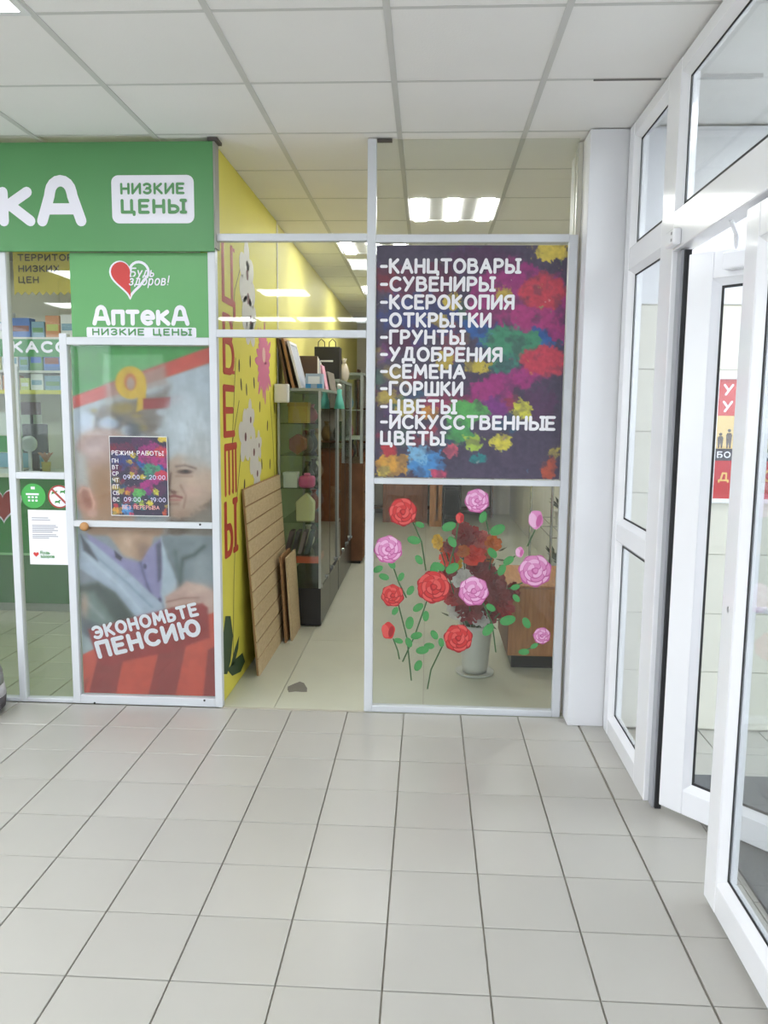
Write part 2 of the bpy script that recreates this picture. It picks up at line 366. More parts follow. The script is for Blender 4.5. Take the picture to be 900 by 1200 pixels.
ro = obj('tile_field', rest, TILE, floor); ro['kind'] = 'stuff'
# vestibule tiles
for i in range(0, 6):
    for j in range(0, 9):
        put_tile('hallv', .294, PYT-.004, TILE, 1.25+.3*i, 4.0-PYT*j-PYT/2)
# shop linoleum
LINO = mat('linoleum', (194, 195, 178), .3, 0, .06, 1.8, rand=.03)
for x0, x1 in ((-1.098, -.803), (-.800, .0), (.003, .803), (.806, 1.298)):
    yy = 4.115
    for k, ln in enumerate((1.3, 2.0, 2.0, 2.0, 1.1)):
        bx('linoleum_sheet', (x0, x1, yy, yy+ln-.003, -.010, 0), LINO, floor); yy += ln
tp = M(); c0 = on(350, 806, 2, .001)
tp.poly([(c0[0]+.065*math.cos(t*math.pi/5.5)*random.uniform(.5, 1.2), c0[1]+.10*math.sin(t*math.pi/5.5)*random.uniform(.5, 1.2)) for t in range(11)], lambda u, v, d: (u, v, .0008))
obj('worn_patch', tp, mat('worn_patch', (120, 116, 108), .8), floor)
bx('threshold_strip', (-1.08, -.31, 4.100, 4.114, -.008, .003), mat('threshold', (180, 174, 160), .6), floor)
# vestibule mat
MATM = mat('rubber_mat', (92, 94, 98), .85, 0, .25, 90, .5, 200)
vm = tag(bx('door_mat', (1.12, 2.55, 1.60, 3.45, .0005, .012), MATM), 'dark grey entrance mat on the floor beyond the white doors', 'mat')

# ---- ceiling
CT = mat('ceiling_tile', (240, 238, 236), .85, 0, .015, 2, .25, 120, rand=.012)
RAIL = mat('ceiling_rail', (206, 205, 202), .5, 0, .02)
ceiling = struct(bx('ceiling', (-6, 2.7, -7, 12.6, CEIL+.012, CEIL+.2), mat('ceiling_slab', (226, 225, 222), .9)))
gx = [-.757+.6*k for k in range(-8, 4)]      # rails along Y
gy = [2.84+.6*k for k in range(-7, 17)]
LIGHTC = {}                                   # cells that hold a light
def cell(x, y): return (int(round((x-gx[0])/.6-.5+1e-6)), int(round((y-gy[0])/.6-.5+1e-6)))
hall_lights = [(-1.657, 2.54), (-1.657, -1.06), (-.457, .74), (-3.457, 2.54), (-3.457, .14), (-4.657, 2.54), (-4.657, .14), (-3.457, -2.26), (-4.657, -2.26)]  # the closing entries are unseen panels added to brighten the hall's left
shop_lights = [(.143, 5.54), (-.457, 6.74), (-.457, 9.14), (.743, 8.54)]
for l in hall_lights+shop_lights: LIGHTC[cell(*l)] = 1
t0 = None
for i in range(len(gx)-1):
    for j in range(len(gy)-1):
        x, y = gx[i]+.3, gy[j]+.3
        if x > 1.35 or (y > 4.2 and x < -1.2): continue
        if (i, j) in LIGHTC: continue
        dx = .585
        if t0 is None:
            m = M(); m.box(-.2925, .2925, -.2925, .2925, 0, .012); t0 = obj('ceiling_tile', m, CT, ceiling, (0, 0, 0)); t0.location = np.array((x, y, CEIL))-org(ceiling)
        else: share('ceiling_tile', t0, (x, y, CEIL), ceiling)
for x in gx: bx('grid_rail', (x-.012, x+.012, -1.4, 12.5 if x > -1.1 else 4.2, CEIL-.004, CEIL+.012), RAIL, ceiling)
for y in gy: bx('grid_rail', (-5.5 if y < 4.2 else -1.1, 1.3, y-.008, y+.008, CEIL-.0015, CEIL+.012), RAIL, ceiling)
# dark strip painted as shade of a sagging tile edge by the vestibule
bx('sagging_edge_shade', (.64, .905, 3.434, 3.439, CEIL-.008, CEIL-.002), mat('shadow_gap', (120, 118, 114), .8), ceiling)

# ---- walls
YEL = mat('yellow_paint', (226, 216, 84), .55, 0, .04, 1.5)
YELP = mat('yellow_paint_pale', (228, 218, 128), .55, 0, .04, 1.5)
CREAM = mat('cream_wall', (224, 222, 214), .7, 0, .03, 2)
WHITEW = mat('white_plaster', (232, 232, 236), .6, 0, .025, 3, .1, 40)
wl = struct(bx('wall_left', (-1.17, -1.10, 4.17, 12.5, 0, CEIL), YELP))
wb = struct(bx('wall_back', (-1.17, 1.3, 12.5, 12.6, 0, CEIL), CREAM))
wr = struct(bx('wall_right', (1.3, 1.36, 4.1, 12.5, 0, CEIL), CREAM))
wp = struct(bx('wall_pillar', (.742, .925, 4.0, 4.50, 0, CEIL-.004), WHITEW, bev=.004))
bx('pillar_trim', (.718, .741, 4.17, 4.21, 0, CEIL-.01), mat('trim_beige', (214, 210, 200), .4), wp)
bx('pillar_trim', (.728, .741, 4.30, 4.33, 0, CEIL-.01), mat('trim_beige', (214, 210, 200), .4), wp)
whl = struct(bx('wall_hall_left', (-6.05, -6, -7, 4.1, 0, .8), CREAM))
bx('lintel', (-6.05, -6, -7, 4.1, 2.75, CEIL), CREAM, whl)
for k in range(8):  # unseen windows added to throw daylight on the entrance frames and ceiling
    bx('added_window_post', (-6.05, -6, -7+1.57*k, -6.9+1.57*k, .8, 2.75), ALU, whl)
    if k < 7: bx('added_window_pane', (-6.03, -6.024, -6.9+1.57*k, -7+1.57*(k+1), .8, 2.75), GLP, whl)
struct(bx('wall_hall_rear', (-6, .92, -7.05, -7, 0, CEIL), CREAM))
struct(bx('wall_pharmacy_back', (-6, -1.17, 7.4, 7.5, 0, CEIL), mat('pharm_wall', (226, 226, 208), .6)))
struct(bx('wall_pharmacy_left', (-6.05, -6, 4.1, 7.5, 0, CEIL), CREAM))
vw = struct(bx('wall_vestibule_far', (.93, 2.65, 4.0, 4.09, 0, CEIL), mat('tile_grout_wall', (206, 200, 186), .7)))
VT = mat('wall_tile', (232, 228, 214), .18, 0, .02, 3, rand=.015); v0 = None
for i in range(6):
    for j in range(7):
        b = (.94+.285*i, .94+.285*i+.281, 3.990, 4.0, .01+.3*j, .01+.3*j+.296)
        if v0 is None: v0 = bx('wall_tile', b, VT, vw)
        else: share('wall_tile', v0, ((b[0]+b[1])/2, 3.995, b[4]), vw)
bx('plaster_top', (.93, 2.62, 3.992, 4.0, 2.115, CEIL), WHITEW, vw)
struct(bx('wall_vestibule_near', (.99, 2.65, 1.40, 1.46, 0, CEIL), WHITEW))
struct(bx('ground_outside', (-40, 60, -40, 60, -.25, -.11), mat('paving', (170, 170, 168), .9, 0, .1, 1)))
# ---- ceiling lights
FRM = mat('lamp_frame', (225, 225, 225), .4)
def panel_light(x, y, label, group):
    t = thing('ceiling_light', (x, y, CEIL-.012), label, 'ceiling light', group)
    m = M(); a = .297; b = .27
    for q in ((-a, a, -a, -b), (-a, a, b, a), (-a, -b, -b, b), (b, a, -b, b)): m.box(x+q[0], x+q[1], y+q[2], y+q[3], CEIL-.008, CEIL+.012)
    obj('frame', m, FRM, t); bx('diffuser', (x-b, x+b, y-b, y+b, CEIL-.004, CEIL+.01), LAMPM, t)
def strip_light(x, y, label, group):
    t = thing('ceiling_light', (x, y, CEIL-.012), label, 'ceiling light', group)
    bx('housing', (x-.297, x+.297, y-.297, y+.297, CEIL+.002, CEIL+.012), mat('lamp_housing', (196, 195, 192), .5), t)
    for k in (-1, 0, 1): bx('strip', (x+k*.215-.042, x+k*.215+.042, y-.285, y+.285, CEIL-.010, CEIL+.0015), STRIPM, t)
hl = ['square panel light glowing in the ceiling above the green sign', 'panel light in the ceiling behind the viewer, left', 'panel light in the ceiling behind the viewer, right',
      'panel light in the ceiling far left of the hall, front', 'panel light in the ceiling far left of the hall, rear', 'added unseen panel light by the left wall of the hall, front', 'added unseen panel light by the left wall of the hall, middle', 'added unseen panel light left of the viewer, second row behind', 'added unseen panel light by the left wall of the hall, second row behind']
for (x, y), l in zip(hall_lights, hl): panel_light(x, y, l, 'hall ceiling lights')
sl = ['three-strip ceiling light seen through the glass above the splashed poster', 'three-strip ceiling light above the doorway, nearer of two', 'three-strip ceiling light above the doorway, farther of two', 'three-strip ceiling light deep in the flower shop on the right']
for (x, y), l in zip(shop_lights, sl): strip_light(x, y, l, 'shop ceiling lights')
for k in range(4): panel_light(-2.857+.6*k, -3.76, ('leftmost','second','third','rightmost')[k]+' panel light in the row of four at the rear of the hall', 'rear row of panel lights')
panel_light(1.75, 3.1, 'panel light in the vestibule ceiling behind the white doors', 'vestibule light')
for x in (-3.9, -2.2): panel_light(x, 5.4, ('left' if x < -3 else 'right')+' panel light in the pharmacy ceiling behind the green sign', 'pharmacy ceiling lights')

# ================================================================== GLAZED PARTITION
def bar(parent, name, x0, x1, z0, z1, y0=4.108, y1=4.152, material=None): return bx(name, (x0, x1, y0, y1, z0, z1), material or ALU, parent, bev=.003)
def pane(parent, x0, x1, z0, z1, material=None): return bx('glass_pane', (x0, x1, 4.127, 4.133, z0, z1), material or GL, parent)
# display window with poster and rose stickers
w1 = struct(empty('window_1', (.2, PY_, 0)), 'flower shop display window')
bar(w1, 'post', -.314, -.270, 0, CEIL-.005); bar(w1, 'post', .680, .722, 0, 2.46)
bar(w1, 'rail', -.270, .680, 2.425, 2.463); bar(w1, 'rail', -.270, .680, 1.222, 1.252); bar(w1, 'rail', -.270, .680, 0, .034)
pane(w1, -.270, .680, .034, 1.222); pane(w1, -.270, .680, 1.252, 2.425); pane(w1, -.270, .715, 2.463, CEIL-.005)
bx('bracket', (-.268, -.195, 4.11, 4.14, CEIL-.016, CEIL-.006), mat('dark_bracket', (84, 78, 74), .6), w1)
# transom over the doorway
w2 = struct(empty('window_2', (-.69, PY_, 1.96)), 'transom glazing over the shop doorway')
bar(w2, 'rail', -1.078, -.314, 2.432, 2.468); bar(w2, 'rail', -1.078, -.314, 1.960, 1.998)
pane(w2, -1.078, -.314, 1.998, 2.432)
# pharmacy poster bay
w3 = struct(empty('window_3', (-1.48, PY_, 0)), 'pharmacy bay holding the couple poster')
bar(w3, 'post', -1.118, -1.078, 0, 2.40); bar(w3, 'post', -1.900, -1.860, 0, 1.975)
bar(w3, 'rail', -1.860, -1.118, 1.918, 1.957); bar(w3, 'rail', -1.860, -1.118, .972, 1.004); bar(w3, 'rail', -1.860, -1.118, 0, .046)
pane(w3, -1.860, -1.118, .046, .972); pane(w3, -1.860, -1.118, 1.004, 1.918); pane(w3, -1.900, -1.118, 1.957, 2.376)
kn = M(); k0 = px(99, 617, 4.10); kn.lathe([(.0, 0), (.018, .001), (.024, .008), (.022, .018), (.012, .024), (0, .025)], (0, 0, 0), 16)
kn.v = [(k0[0]+a, 4.108-c, k0[1]+b) for a, b, c in kn.v]; obj('knob', kn, mat('wood_knob', (190, 140, 88), .5), w3, smooth=True)
for sx, sz in ((113, 822), (241, 819), (236, 614)):
    p = px(sx, sz); s_ = M().lathe([(0, 0), (.006, 0), (.006, .002), (0, .003)], (0, 0, 0), 8); s_.v = [(p[0]+a, 4.107-c, p[1]+b) for a, b, c in s_.v]
    obj('screw', s_, GASK, w3)
# pharmacy cash bay and the next one to the left
w4 = struct(empty('window_4', (-2.03, PY_, 0)), 'pharmacy cash bay')
bar(w4, 'post', -2.200, -2.162, 0, 2.40); bar(w4, 'rail', -2.162, -1.900, 1.222, 1.256); bar(w4, 'rail', -2.162, -1.900, 0, .022)
pane(w4, -2.162, -1.900, .022, 1.222); pane(w4, -2.162, -1.900, 1.256, 2.376)
w7 = struct(empty('window_7', (-2.9, PY_, 0)), 'pharmacy bay at the left edge')
bar(w7, 'post', -3.640, -3.600, 0, 2.40); bar(w7, 'rail', -3.600, -2.200, 1.99, 2.025); bar(w7, 'rail', -3.600, -2.200, 0, .022)
pane(w7, -3.600, -2.200, .022, 1.99); pane(w7, -3.600, -2.200, 2.025, 2.376)
struct(bx('wall_hall_front', (-6, -3.64, 4.1, 4.2, 0, CEIL), CREAM))

# ================================================================== WHITE PVC ENTRANCE (right)
def wallfn(X): return lambda u, v, n=0: (X+n, u, v)
def member(name, root, fn, u0, u1, v0, v1, n0, n1, material=PVC, bev=.004):
    m = M(); m.add([fn(u, v, n) for n in (n0, n1) for u, v in ((u0, v0), (u1, v0), (u1, v1), (u0, v1))],
                   [(0,1,2,3),(7,6,5,4),(0,4,5,1),(1,5,6,2),(2,6,7,3),(3,7,4,0)]); return obj(name, m, material, root, bev=bev)
def ring(name, root, fn, o, i, n0, n1, material):
    m = M(); a = [(o[0],o[2]),(o[1],o[2]),(o[1],o[3]),(o[0],o[3])]; b = [(i[0],i[2]),(i[1],i[2]),(i[1],i[3]),(i[0],i[3])]
    m.add([fn(u, v, n0) for u, v in a]+[fn(u, v, n1) for u, v in b], [(k, (k+1) % 4, (k+1) % 4+4, k+4) for k in range(4)])
    return obj(name, m, material, root)
def glazing(root, fn, u0, u1, v0, v1, bd=.03, dep=.028):
    s = 1 if u1 > u0 else -1
    i = (u0+s*bd*.7, u1-s*bd*.7, v0+bd*.7, v1-bd*.7); i2 = (u0+s*bd, u1-s*bd, v0+bd, v1-bd)
    ring('glazing_bead', root, fn, (u0, u1, v0, v1), i, 0.004, dep, PVC)
    ring('gasket', root, fn, i, i2, dep+.0004, dep+.001, GASK)
    m = M(); m.add([fn(u, v, n) for n in (dep+.002, dep+.006) for u, v in ((i[0], i[2]), (i[1], i[2]), (i[1], i[3]), (i[0], i[3]))], [(0,1,2,3),(7,6,5,4),(0,4,5,1),(1,5,6,2),(2,6,7,3),(3,7,4,0)])
    obj('glass_pane', m, GLP, root)
    ring('outer_bead', root, fn, (u0, u1, v0, v1), i, .066, dep+.01, PVC)
f = wallfn(.920)
w5 = struct(empty('window_5', (.92, 3.63, 0)), 'fixed white glazing beside the pillar')
member('post', w5, f, 3.900, 3.985, 0, CEIL-.01, 0, .07); member('post', w5, f, 3.210, 3.375, 0, CEIL-.01, 0, .07)
for z0, z1 in ((0, .085), (.985, 1.07), (2.255, 2.355), (2.855, 2.91)): member('rail', w5, f, 3.375, 3.900, z0, z1, .001, .069)
for z0, z1 in ((.085, .985), (1.07, 2.255), (2.355, 2.855)): glazing(w5, f, 3.900, 3.375, z0, z1)
w6 = struct(empty('window_6', (.92, 2.5, 2.2)), 'glazing over the entrance doors')
member('transom', w6, f, 1.90, 3.210, 2.21, 2.355, .0, .07); member('head', w6, f, 1.90, 3.21, 2.855, 2.91, .001, .069)
glazing(w6, f, 3.210, 1.90, 2.355, 2.855)
member('post', w6, f, 1.78, 1.90, 0, CEIL-.01, 0, .07)
# small emergency switch box on the transom
sb = thing('sensor_box', (.90, 3.16, 2.20), 'small white box with two dots on the frame above the door', 'sensor')
bx('case', (.888, .92, 3.10, 3.20, 2.215, 2.275), PVC, sb, bev=.008)
for dz in (.232, .256): bx('dot', (.8865, .889, 3.112, 3.124, 2+dz-.005, 2+dz+.005), mat('dot_grey', (120, 120, 124), .5), sb)
def leaf(name, hinge, ang, wid, z0, z1, label):
    """door leaf; hinge on the far jamb (wid < 0: hinge on the near jamb), ang = degrees swung outwards"""
    a = math.radians(ang); s = -1 if wid > 0 else 1; L = abs(wid)
    du = np.array([math.sin(a), s*math.cos(a)]); dn = np.array([math.cos(a), -s*math.sin(a)])
    fn = lambda u, v, n=0: (hinge[0]+u*du[0]+n*dn[0], hinge[1]+u*du[1]+n*dn[1], v)
    r = struct(empty(name, (hinge[0], hinge[1], z0)), label); p = .10
    member('stile', r, fn, 0, p, z0, z1, 0, .062); member('stile', r, fn, L-p, L, z0, z1, 0, .062)
    member('rail', r, fn, p, L-p, z0, z0+p, .001, .061); member('rail', r, fn, p, L-p, z1-p, z1, .001, .061)
    if L > .1: glazing(r, fn, p, L-p, z0+p, z1-p, .034, .026)
    return r, fn
d1, fn1 = leaf('door_1', (.962, 3.140), 41, .60, .022, 2.185, 'white glazed door leaf standing ajar')
d2, fn2 = leaf('door_2', (.930, 1.905), 0.5, -.62, .022, 2.20, 'white glazed door leaf, closed')
member('jamb_seal', d1, f, 3.158, 3.2095, .0, 2.205, .02, .055, mat('jamb_grey', (168, 170, 176), .4), 0)
member('hinge_gap', d1, f, 3.147, 3.1575, .0, 2.205, .03, .055, GASK, 0)
# door closer on the ajar leaf
m = M(); m.add([fn1(u, v, n) for n in (-.05, -.004) for u, v in ((.16, 2.105), (.40, 2.105), (.40, 2.165), (.16, 2.165))], [(0,1,2,3),(7,6,5,4),(0,4,5,1),(1,5,6,2),(2,6,7,3),(3,7,4,0)])
obj('closer_body', m, PVC, d1, bev=.006)
obj('closer_arm', M().tube([fn1(.2, 2.178, -.03), (1.03, 2.86, 2.20), (.95, 2.70, 2.215)], .009, 8), PVC, d1)
obj('handle', M().tube([fn2(.565, 1.0, 0), fn2(.565, 1.0, .115), fn2(.45, 1.0, .115)], .011, 10), PVC, d2, smooth=True)
# further bays of the glazed front, behind the viewer, and the vestibule's outer glazing
w8 = struct(empty('window_8', (.92, -2.5, 0)), 'glazed shop front behind the viewer')
for k in range(7):
    y0 = 1.78-1.25*k; y1 = y0-1.25
    member('post', w8, f, y1, y1+.1, 0, CEIL-.01, 0, .07, bev=0)
    for z0, z1 in ((0, .1), (.95, 1.03), (2.22, 2.355), (2.855, 2.91)): member('rail', w8, f, y1+.1, y0, z0, z1, .001, .069, bev=0)
    for z0, z1 in ((.1, .95), (1.03, 2.22), (2.355, 2.855)): member('glass_pane', w8, f, y1+.1, y0, z0, z1, .03, .035, GLP, 0)
w9 = struct(empty('window_9', (2.6, 2.7, 0)), 'outer glazing of the vestibule'); g = wallfn(2.60)
for y0 in (1.46, 2.26, 3.06, 3.91): member('post', w9, g, y0, y0+.09, 0, CEIL-.01, 0, .06, bev=0)
for y0, y1 in ((1.55, 2.26), (2.35, 3.06), (3.15, 3.91)):
    for z0, z1 in ((0, .1), (2.2, 2.3), (2.855, 2.91)): member('rail', w9, g, y0, y1, z0, z1, .001, .059, bev=0)
    for z0, z1 in ((.1, 2.2), (2.3, 2.855)): member('glass_pane', w9, g, y0, y1, z0, z1, .03, .035, GLP, 0)
# ================================================================== SIGNS AND PRINTS
fz = fac(0)
def fpx(pts, Y=4.13): return [px(x, y, Y) for x, y in pts]
# ---- big green pharmacy sign under the ceiling
YS = 4.085
sg = thing('pharmacy_sign', (-2.3, YS, 2.378), 'long green sign board with white letters under the ceiling on the left', 'sign')
bx('panel', (-3.66, -1.077, YS, 4.106, 2.378, 2.902), GREEN, sg, bev=.002)
bx('edge_strip', (-1.0765, -1.068, YS+.002, 4.165, 2.395, 2.902), mat('sign_edge', (150, 150, 140), .5), sg)
bx('corner_clip', (-1.10, -1.05, YS-.012, 4.165, 2.902, 2.916), mat('dark_bracket', (84, 78, 74), .6), sg)
def roundrect(x0, x1, z0, z1, r, n=5):
    P = []
    for cx, cz, a in ((x1-r, z0+r, -90), (x1-r, z1-r, 0), (x0+r, z1-r, 90), (x0+r, z0+r, 180)): P += arc(cx, cz, r, r, a, a+90, n)
    return P
fs = fac(YS)
# full word reads as in the photo: ...kA, the rest running out of frame to the left
ax0 = px(50, 262, YS)[0]; ax1 = px(95.5, 262, YS)[0]; zb = px(50, 259, YS)[1]; hA = px(50, 212, YS)[1]-zb
obj('lettering', stroke_text('Â', ax0, zb, ax1-ax0, hA, .054, fs, d=.002), WHITEV, sg)
obj('lettering', stroke_text('к', px(5, 262, YS)[0], zb, px(36, 262, YS)[0]-px(5, 262, YS)[0], hA, .052, fs, d=.002), WHITEV, sg)
for ch, k in (('е', 1), ('т', 2), ('п', 3)): obj('lettering', stroke_text(ch, px(5, 262, YS)[0]-.215*k, zb, .145, hA, .052, fs, d=.002), WHITEV, sg)
obj('lettering', stroke_text('Â', px(5, 262, YS)[0]-.215*3-.27, zb, .20, hA, .054, fs, d=.002), WHITEV, sg)
b0 = px(132, 262, YS); b1 = px(227, 205, YS)
bd = obj('badge', M().poly(roundrect(b0[0], b1[0], b0[1], b1[1], .035), fs, .002), WHITEV, sg)
obj('badge_lettering', font_text('НИЗКИЕ', fs, b0[0]+.045, b0[1]+.138, .325, .056, .017, d=.004), GREEN, bd)
obj('badge_lettering', font_text('ЦЕНЫ', fs, b0[0]+.045, b0[1]+.045, .325, .072, .018, d=.004), GREEN, bd)

# ---- green film with heart logo
YF = 4.1255; ff = fac(YF)
x0, z0 = px(80, 397, YF); x1, z1 = px(246, 297, YF)
fl_ = thing('pharmacy_film', (-1.48, YF, 1.957), 'green window film with half red heart logo and white lettering', 'window film')
bx('film', (-1.835, -1.118, YF-.0006, YF+.0008, 1.957, 2.377), mat('film_green', (100, 166, 102), .4, 0, .02), fl_)
def heart(cx, cz, s, n=24):
    P = []
    for k in range(n*2):
        t = math.pi*k/n; P.append((cx+s*16*math.sin(t)**3/17, cz+s*(13*math.cos(t)-5*math.cos(2*t)-2*math.cos(3*t)-math.cos(4*t))/17))
    return P
hc = px(152, 324.5, YF); H_ = heart(hc[0], hc[1], .105)
lf = [p for p in H_ if p[0] <= hc[0]+1e-6]
m = M(); n = len(H_)
def outline(P, wd, m, fn, d, closed=True): ribbon(list(P)+([P[0]] if closed else []), wd, m, fn, d)
outline([p for p in H_ if p[0] < hc[0]+.012 or p[1] > hc[1]+.005 or p[0] < hc[0]+.05], .013, m, ff, .002, False)
obj('heart_outline', m, WHITEV, fl_)
lfp = sorted(lf, key=lambda p: 0); obj('heart_half', M().poly([(p[0]+.003, p[1]) for p in lf], ff, .003), REDV, fl_)
obj('lettering', stroke_text('Будь', px(153, 326, YF)[0], px(153, 324, YF)[1], .120, .040, .0065, ff, .3, d=.004, slant=.2), WHITEV, fl_)
obj('lettering', stroke_text('здоров!', px(152, 334, YF)[0], px(152, 334, YF)[1], .200, .044, .0065, ff, .3, d=.004, slant=.2), WHITEV, fl_)
a0 = px(111, 379, YF); a1 = px(220, 379, YF); hA = px(111, 360, YF)[1]-a0[1]
obj('lettering', stroke_text('ÂптекÂ', a0[0], a0[1], a1[0]-a0[0], hA, .022, ff, .28, d=.003), WHITEV, fl_)
q0 = px(102, 397, YF); q1 = px(230, 384, YF)
rb = obj('ribbon', M().poly(roundrect(q0[0], q1[0], 1.957, q1[1], .008), ff, .002), WHITEV, fl_)
obj('ribbon_lettering', font_text('НИЗКИЕ ЦЕНЫ', ff, q0[0]+.03, 1.966, .515, .036, .017, d=.004), GREEN, rb)

# ---- couple poster behind the glass
PX_, PYc = canvas(89, 247, 98, 252, 404, 814, 170, 420); p = Paint(PX_, PYc, (150, 158, 168))
rng = np.random.RandomState(3)
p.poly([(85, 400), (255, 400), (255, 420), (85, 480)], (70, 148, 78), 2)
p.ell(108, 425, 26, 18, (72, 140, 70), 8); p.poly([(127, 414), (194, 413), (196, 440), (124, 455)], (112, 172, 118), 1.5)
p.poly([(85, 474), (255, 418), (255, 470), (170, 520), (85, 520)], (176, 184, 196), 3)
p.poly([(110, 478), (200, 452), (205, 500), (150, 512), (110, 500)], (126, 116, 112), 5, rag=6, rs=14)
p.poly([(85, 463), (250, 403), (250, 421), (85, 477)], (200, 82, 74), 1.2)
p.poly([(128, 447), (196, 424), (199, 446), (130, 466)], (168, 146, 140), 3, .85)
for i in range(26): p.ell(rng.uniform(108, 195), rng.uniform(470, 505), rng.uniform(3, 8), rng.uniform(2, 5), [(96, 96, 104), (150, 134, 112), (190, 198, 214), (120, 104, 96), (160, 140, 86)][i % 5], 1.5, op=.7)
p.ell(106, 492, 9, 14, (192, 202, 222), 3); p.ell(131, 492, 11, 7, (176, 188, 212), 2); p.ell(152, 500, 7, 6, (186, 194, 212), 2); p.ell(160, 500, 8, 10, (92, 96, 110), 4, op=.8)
p.ell(157, 445, 17.5, 18.5, (206, 168, 62), 1); p.poly([(166, 452), (175, 448), (173, 474), (163, 478)], (204, 166, 60), 1); p.ell(156.5, 444, 7, 9.5, (190, 120, 84), 1); p.ell(157, 446, 4.5, 7, (172, 148, 140), 1)  # yellow nine, seen as a glass reflection, painted into the print
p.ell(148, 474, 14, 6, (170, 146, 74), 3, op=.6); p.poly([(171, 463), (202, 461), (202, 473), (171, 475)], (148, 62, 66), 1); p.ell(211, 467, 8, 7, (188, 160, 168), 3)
# woman, right
p.ell(226, 505, 36, 50, (176, 182, 192), 5); p.ell(222, 505, 20, 38, (198, 204, 214), 10); p.ell(238, 545, 14, 34, (188, 180, 178), 6)
p.poly([(196, 535), (210, 526), (236, 528), (248, 545), (252, 580), (236, 596), (214, 602), (198, 596), (194, 570)], (184, 156, 140), 3)
p.ell(228, 556, 16, 20, (196, 168, 152), 8); p.ell(236, 524, 22, 16, (184, 186, 192), 8, op=.8)
p.line([(208, 540), (218, 538.5), (230, 542)], 2.2, (132, 108, 100), 1.2); p.ell(218, 546, 8, 2.6, (84, 60, 58), 1); p.ell(219, 545.5, 2.2, 1.6, (50, 40, 44), .6); p.line([(208, 551), (226, 551)], 1.2, (150, 118, 106), 1.5)
p.line([(202, 548), (199, 566), (206, 571)], 2.4, (132, 98, 90), 1.2); p.ell(205, 570, 3, 2, (120, 84, 80), 1); p.line([(213, 562), (219, 574), (216, 588)], 1.8, (146, 110, 100), 1.2); p.ell(226, 568, 9, 7, (206, 170, 158), 5)
p.line([(196, 576), (206, 574), (214, 576)], 2.6, (136, 72, 74), .9); p.line([(197, 579), (212, 579)], 2, (176, 112, 108), 1); p.line([(196, 584), (210, 583)], 1.5, (150, 112, 102), 2); p.ell(212, 596, 13, 6, (168, 134, 118), 4)
p.poly([(200, 600), (222, 600), (240, 586), (250, 572), (254, 620), (196, 622)], (112, 92, 82), 3, rag=4, rs=5); p.poly([(222, 604), (250, 585), (254, 622), (222, 622)], (138, 130, 122), 4, .7, rag=3)
# man, left
p.poly([(92, 520), (100, 505), (118, 498), (138, 499), (152, 508), (162, 530), (160, 600), (150, 622), (108, 622), (98, 600), (92, 570)], (178, 146, 128), 3)
p.ell(122, 520, 26, 20, (188, 160, 160), 8); p.ell(116, 525, 9, 8, (206, 180, 182), 5); p.poly([(91, 520), (104, 530), (108, 570), (102, 590), (92, 575)], (188, 186, 188), 4)
p.ell(124, 575, 10, 30, (168, 126, 98), 7); p.ell(104, 582, 11, 17, (198, 146, 130), 2.5, -.35); p.ell(105, 580, 4.5, 11, (160, 106, 94), 2.4, -.35); p.line([(96, 572), (100, 566), (108, 568), (113, 584), (111, 598)], 2.2, (212, 166, 150), 1); p.ell(111, 596, 6, 5, (200, 156, 142), 2)
p.poly([(96, 606), (130, 606), (196, 606), (190, 640), (130, 640), (106, 622)], (164, 128, 106), 4)
# coats, shirt, hand
p.poly([(84, 622), (255, 622), (255, 745), (84, 790)], (136, 142, 152), 2)
p.poly([(128, 620), (182, 620), (176, 645), (166, 652), (146, 644)], (182, 146, 124), 2); p.ell(150, 632, 7, 14, (196, 164, 142), 4); p.ell(170, 640, 7, 10, (140, 112, 100), 4)
p.poly([(104, 620), (128, 634), (146, 648), (166, 654), (176, 636), (190, 624), (193, 665), (190, 700), (176, 690), (150, 664), (112, 650)], (142, 136, 178), 1.5)
p.poly([(136, 640), (145, 648), (143, 652), (137, 648)], (70, 66, 84), 1); p.poly([(184, 632), (192, 626), (191, 672), (186, 676)], (86, 82, 108), 2); p.line([(166, 654), (172, 676), (177, 690)], 2.5, (96, 92, 126), 2); p.ell(171, 658, 2, 3, (84, 80, 108), .8); p.ell(188, 698, 2, 3, (84, 80, 108), .8)
p.poly([(97, 622), (112, 632), (150, 664), (190, 702), (192, 712), (166, 726), (136, 690), (95, 662)], (166, 176, 196), 1.4); p.line([(112, 645), (150, 678), (178, 706)], 2, (134, 152, 170), 2); p.line([(102, 645), (140, 680), (166, 712)], 3, (186, 198, 212), 2.5)
p.poly([(97, 622), (106, 634), (116, 652), (100, 640)], (60, 62, 72), 2)
p.poly([(190, 622), (197, 646), (208, 672), (206, 690), (194, 708), (189, 690), (191, 660)], (172, 184, 200), 1.5)
p.poly([(191, 621), (255, 621), (255, 690), (222, 680), (214, 690), (207, 672), (198, 646)], (118, 128, 136), 2); p.ell(236, 660, 14, 26, (142, 150, 158), 8)
p.line([(239, 633), (228, 643), (215, 648), (212, 662), (212, 684)], 3.5, (70, 82, 84), 2.5); p.line([(206, 640), (210, 668)], 4, (92, 106, 110), 3)
p.poly([(194, 694), (208, 684), (219, 675), (238, 680), (255, 688), (255, 720), (214, 716), (195, 712)], (190, 154, 144), 2); p.line([(196, 700), (215, 695), (232, 694)], 1.4, (146, 108, 102), 1.2); p.line([(200, 708), (220, 703), (236, 703)], 1.4, (146, 108, 102), 1.2); p.ell(230, 684, 14, 6, (206, 174, 164), 4); p.ell(248, 700, 8, 12, (200, 168, 160), 5)
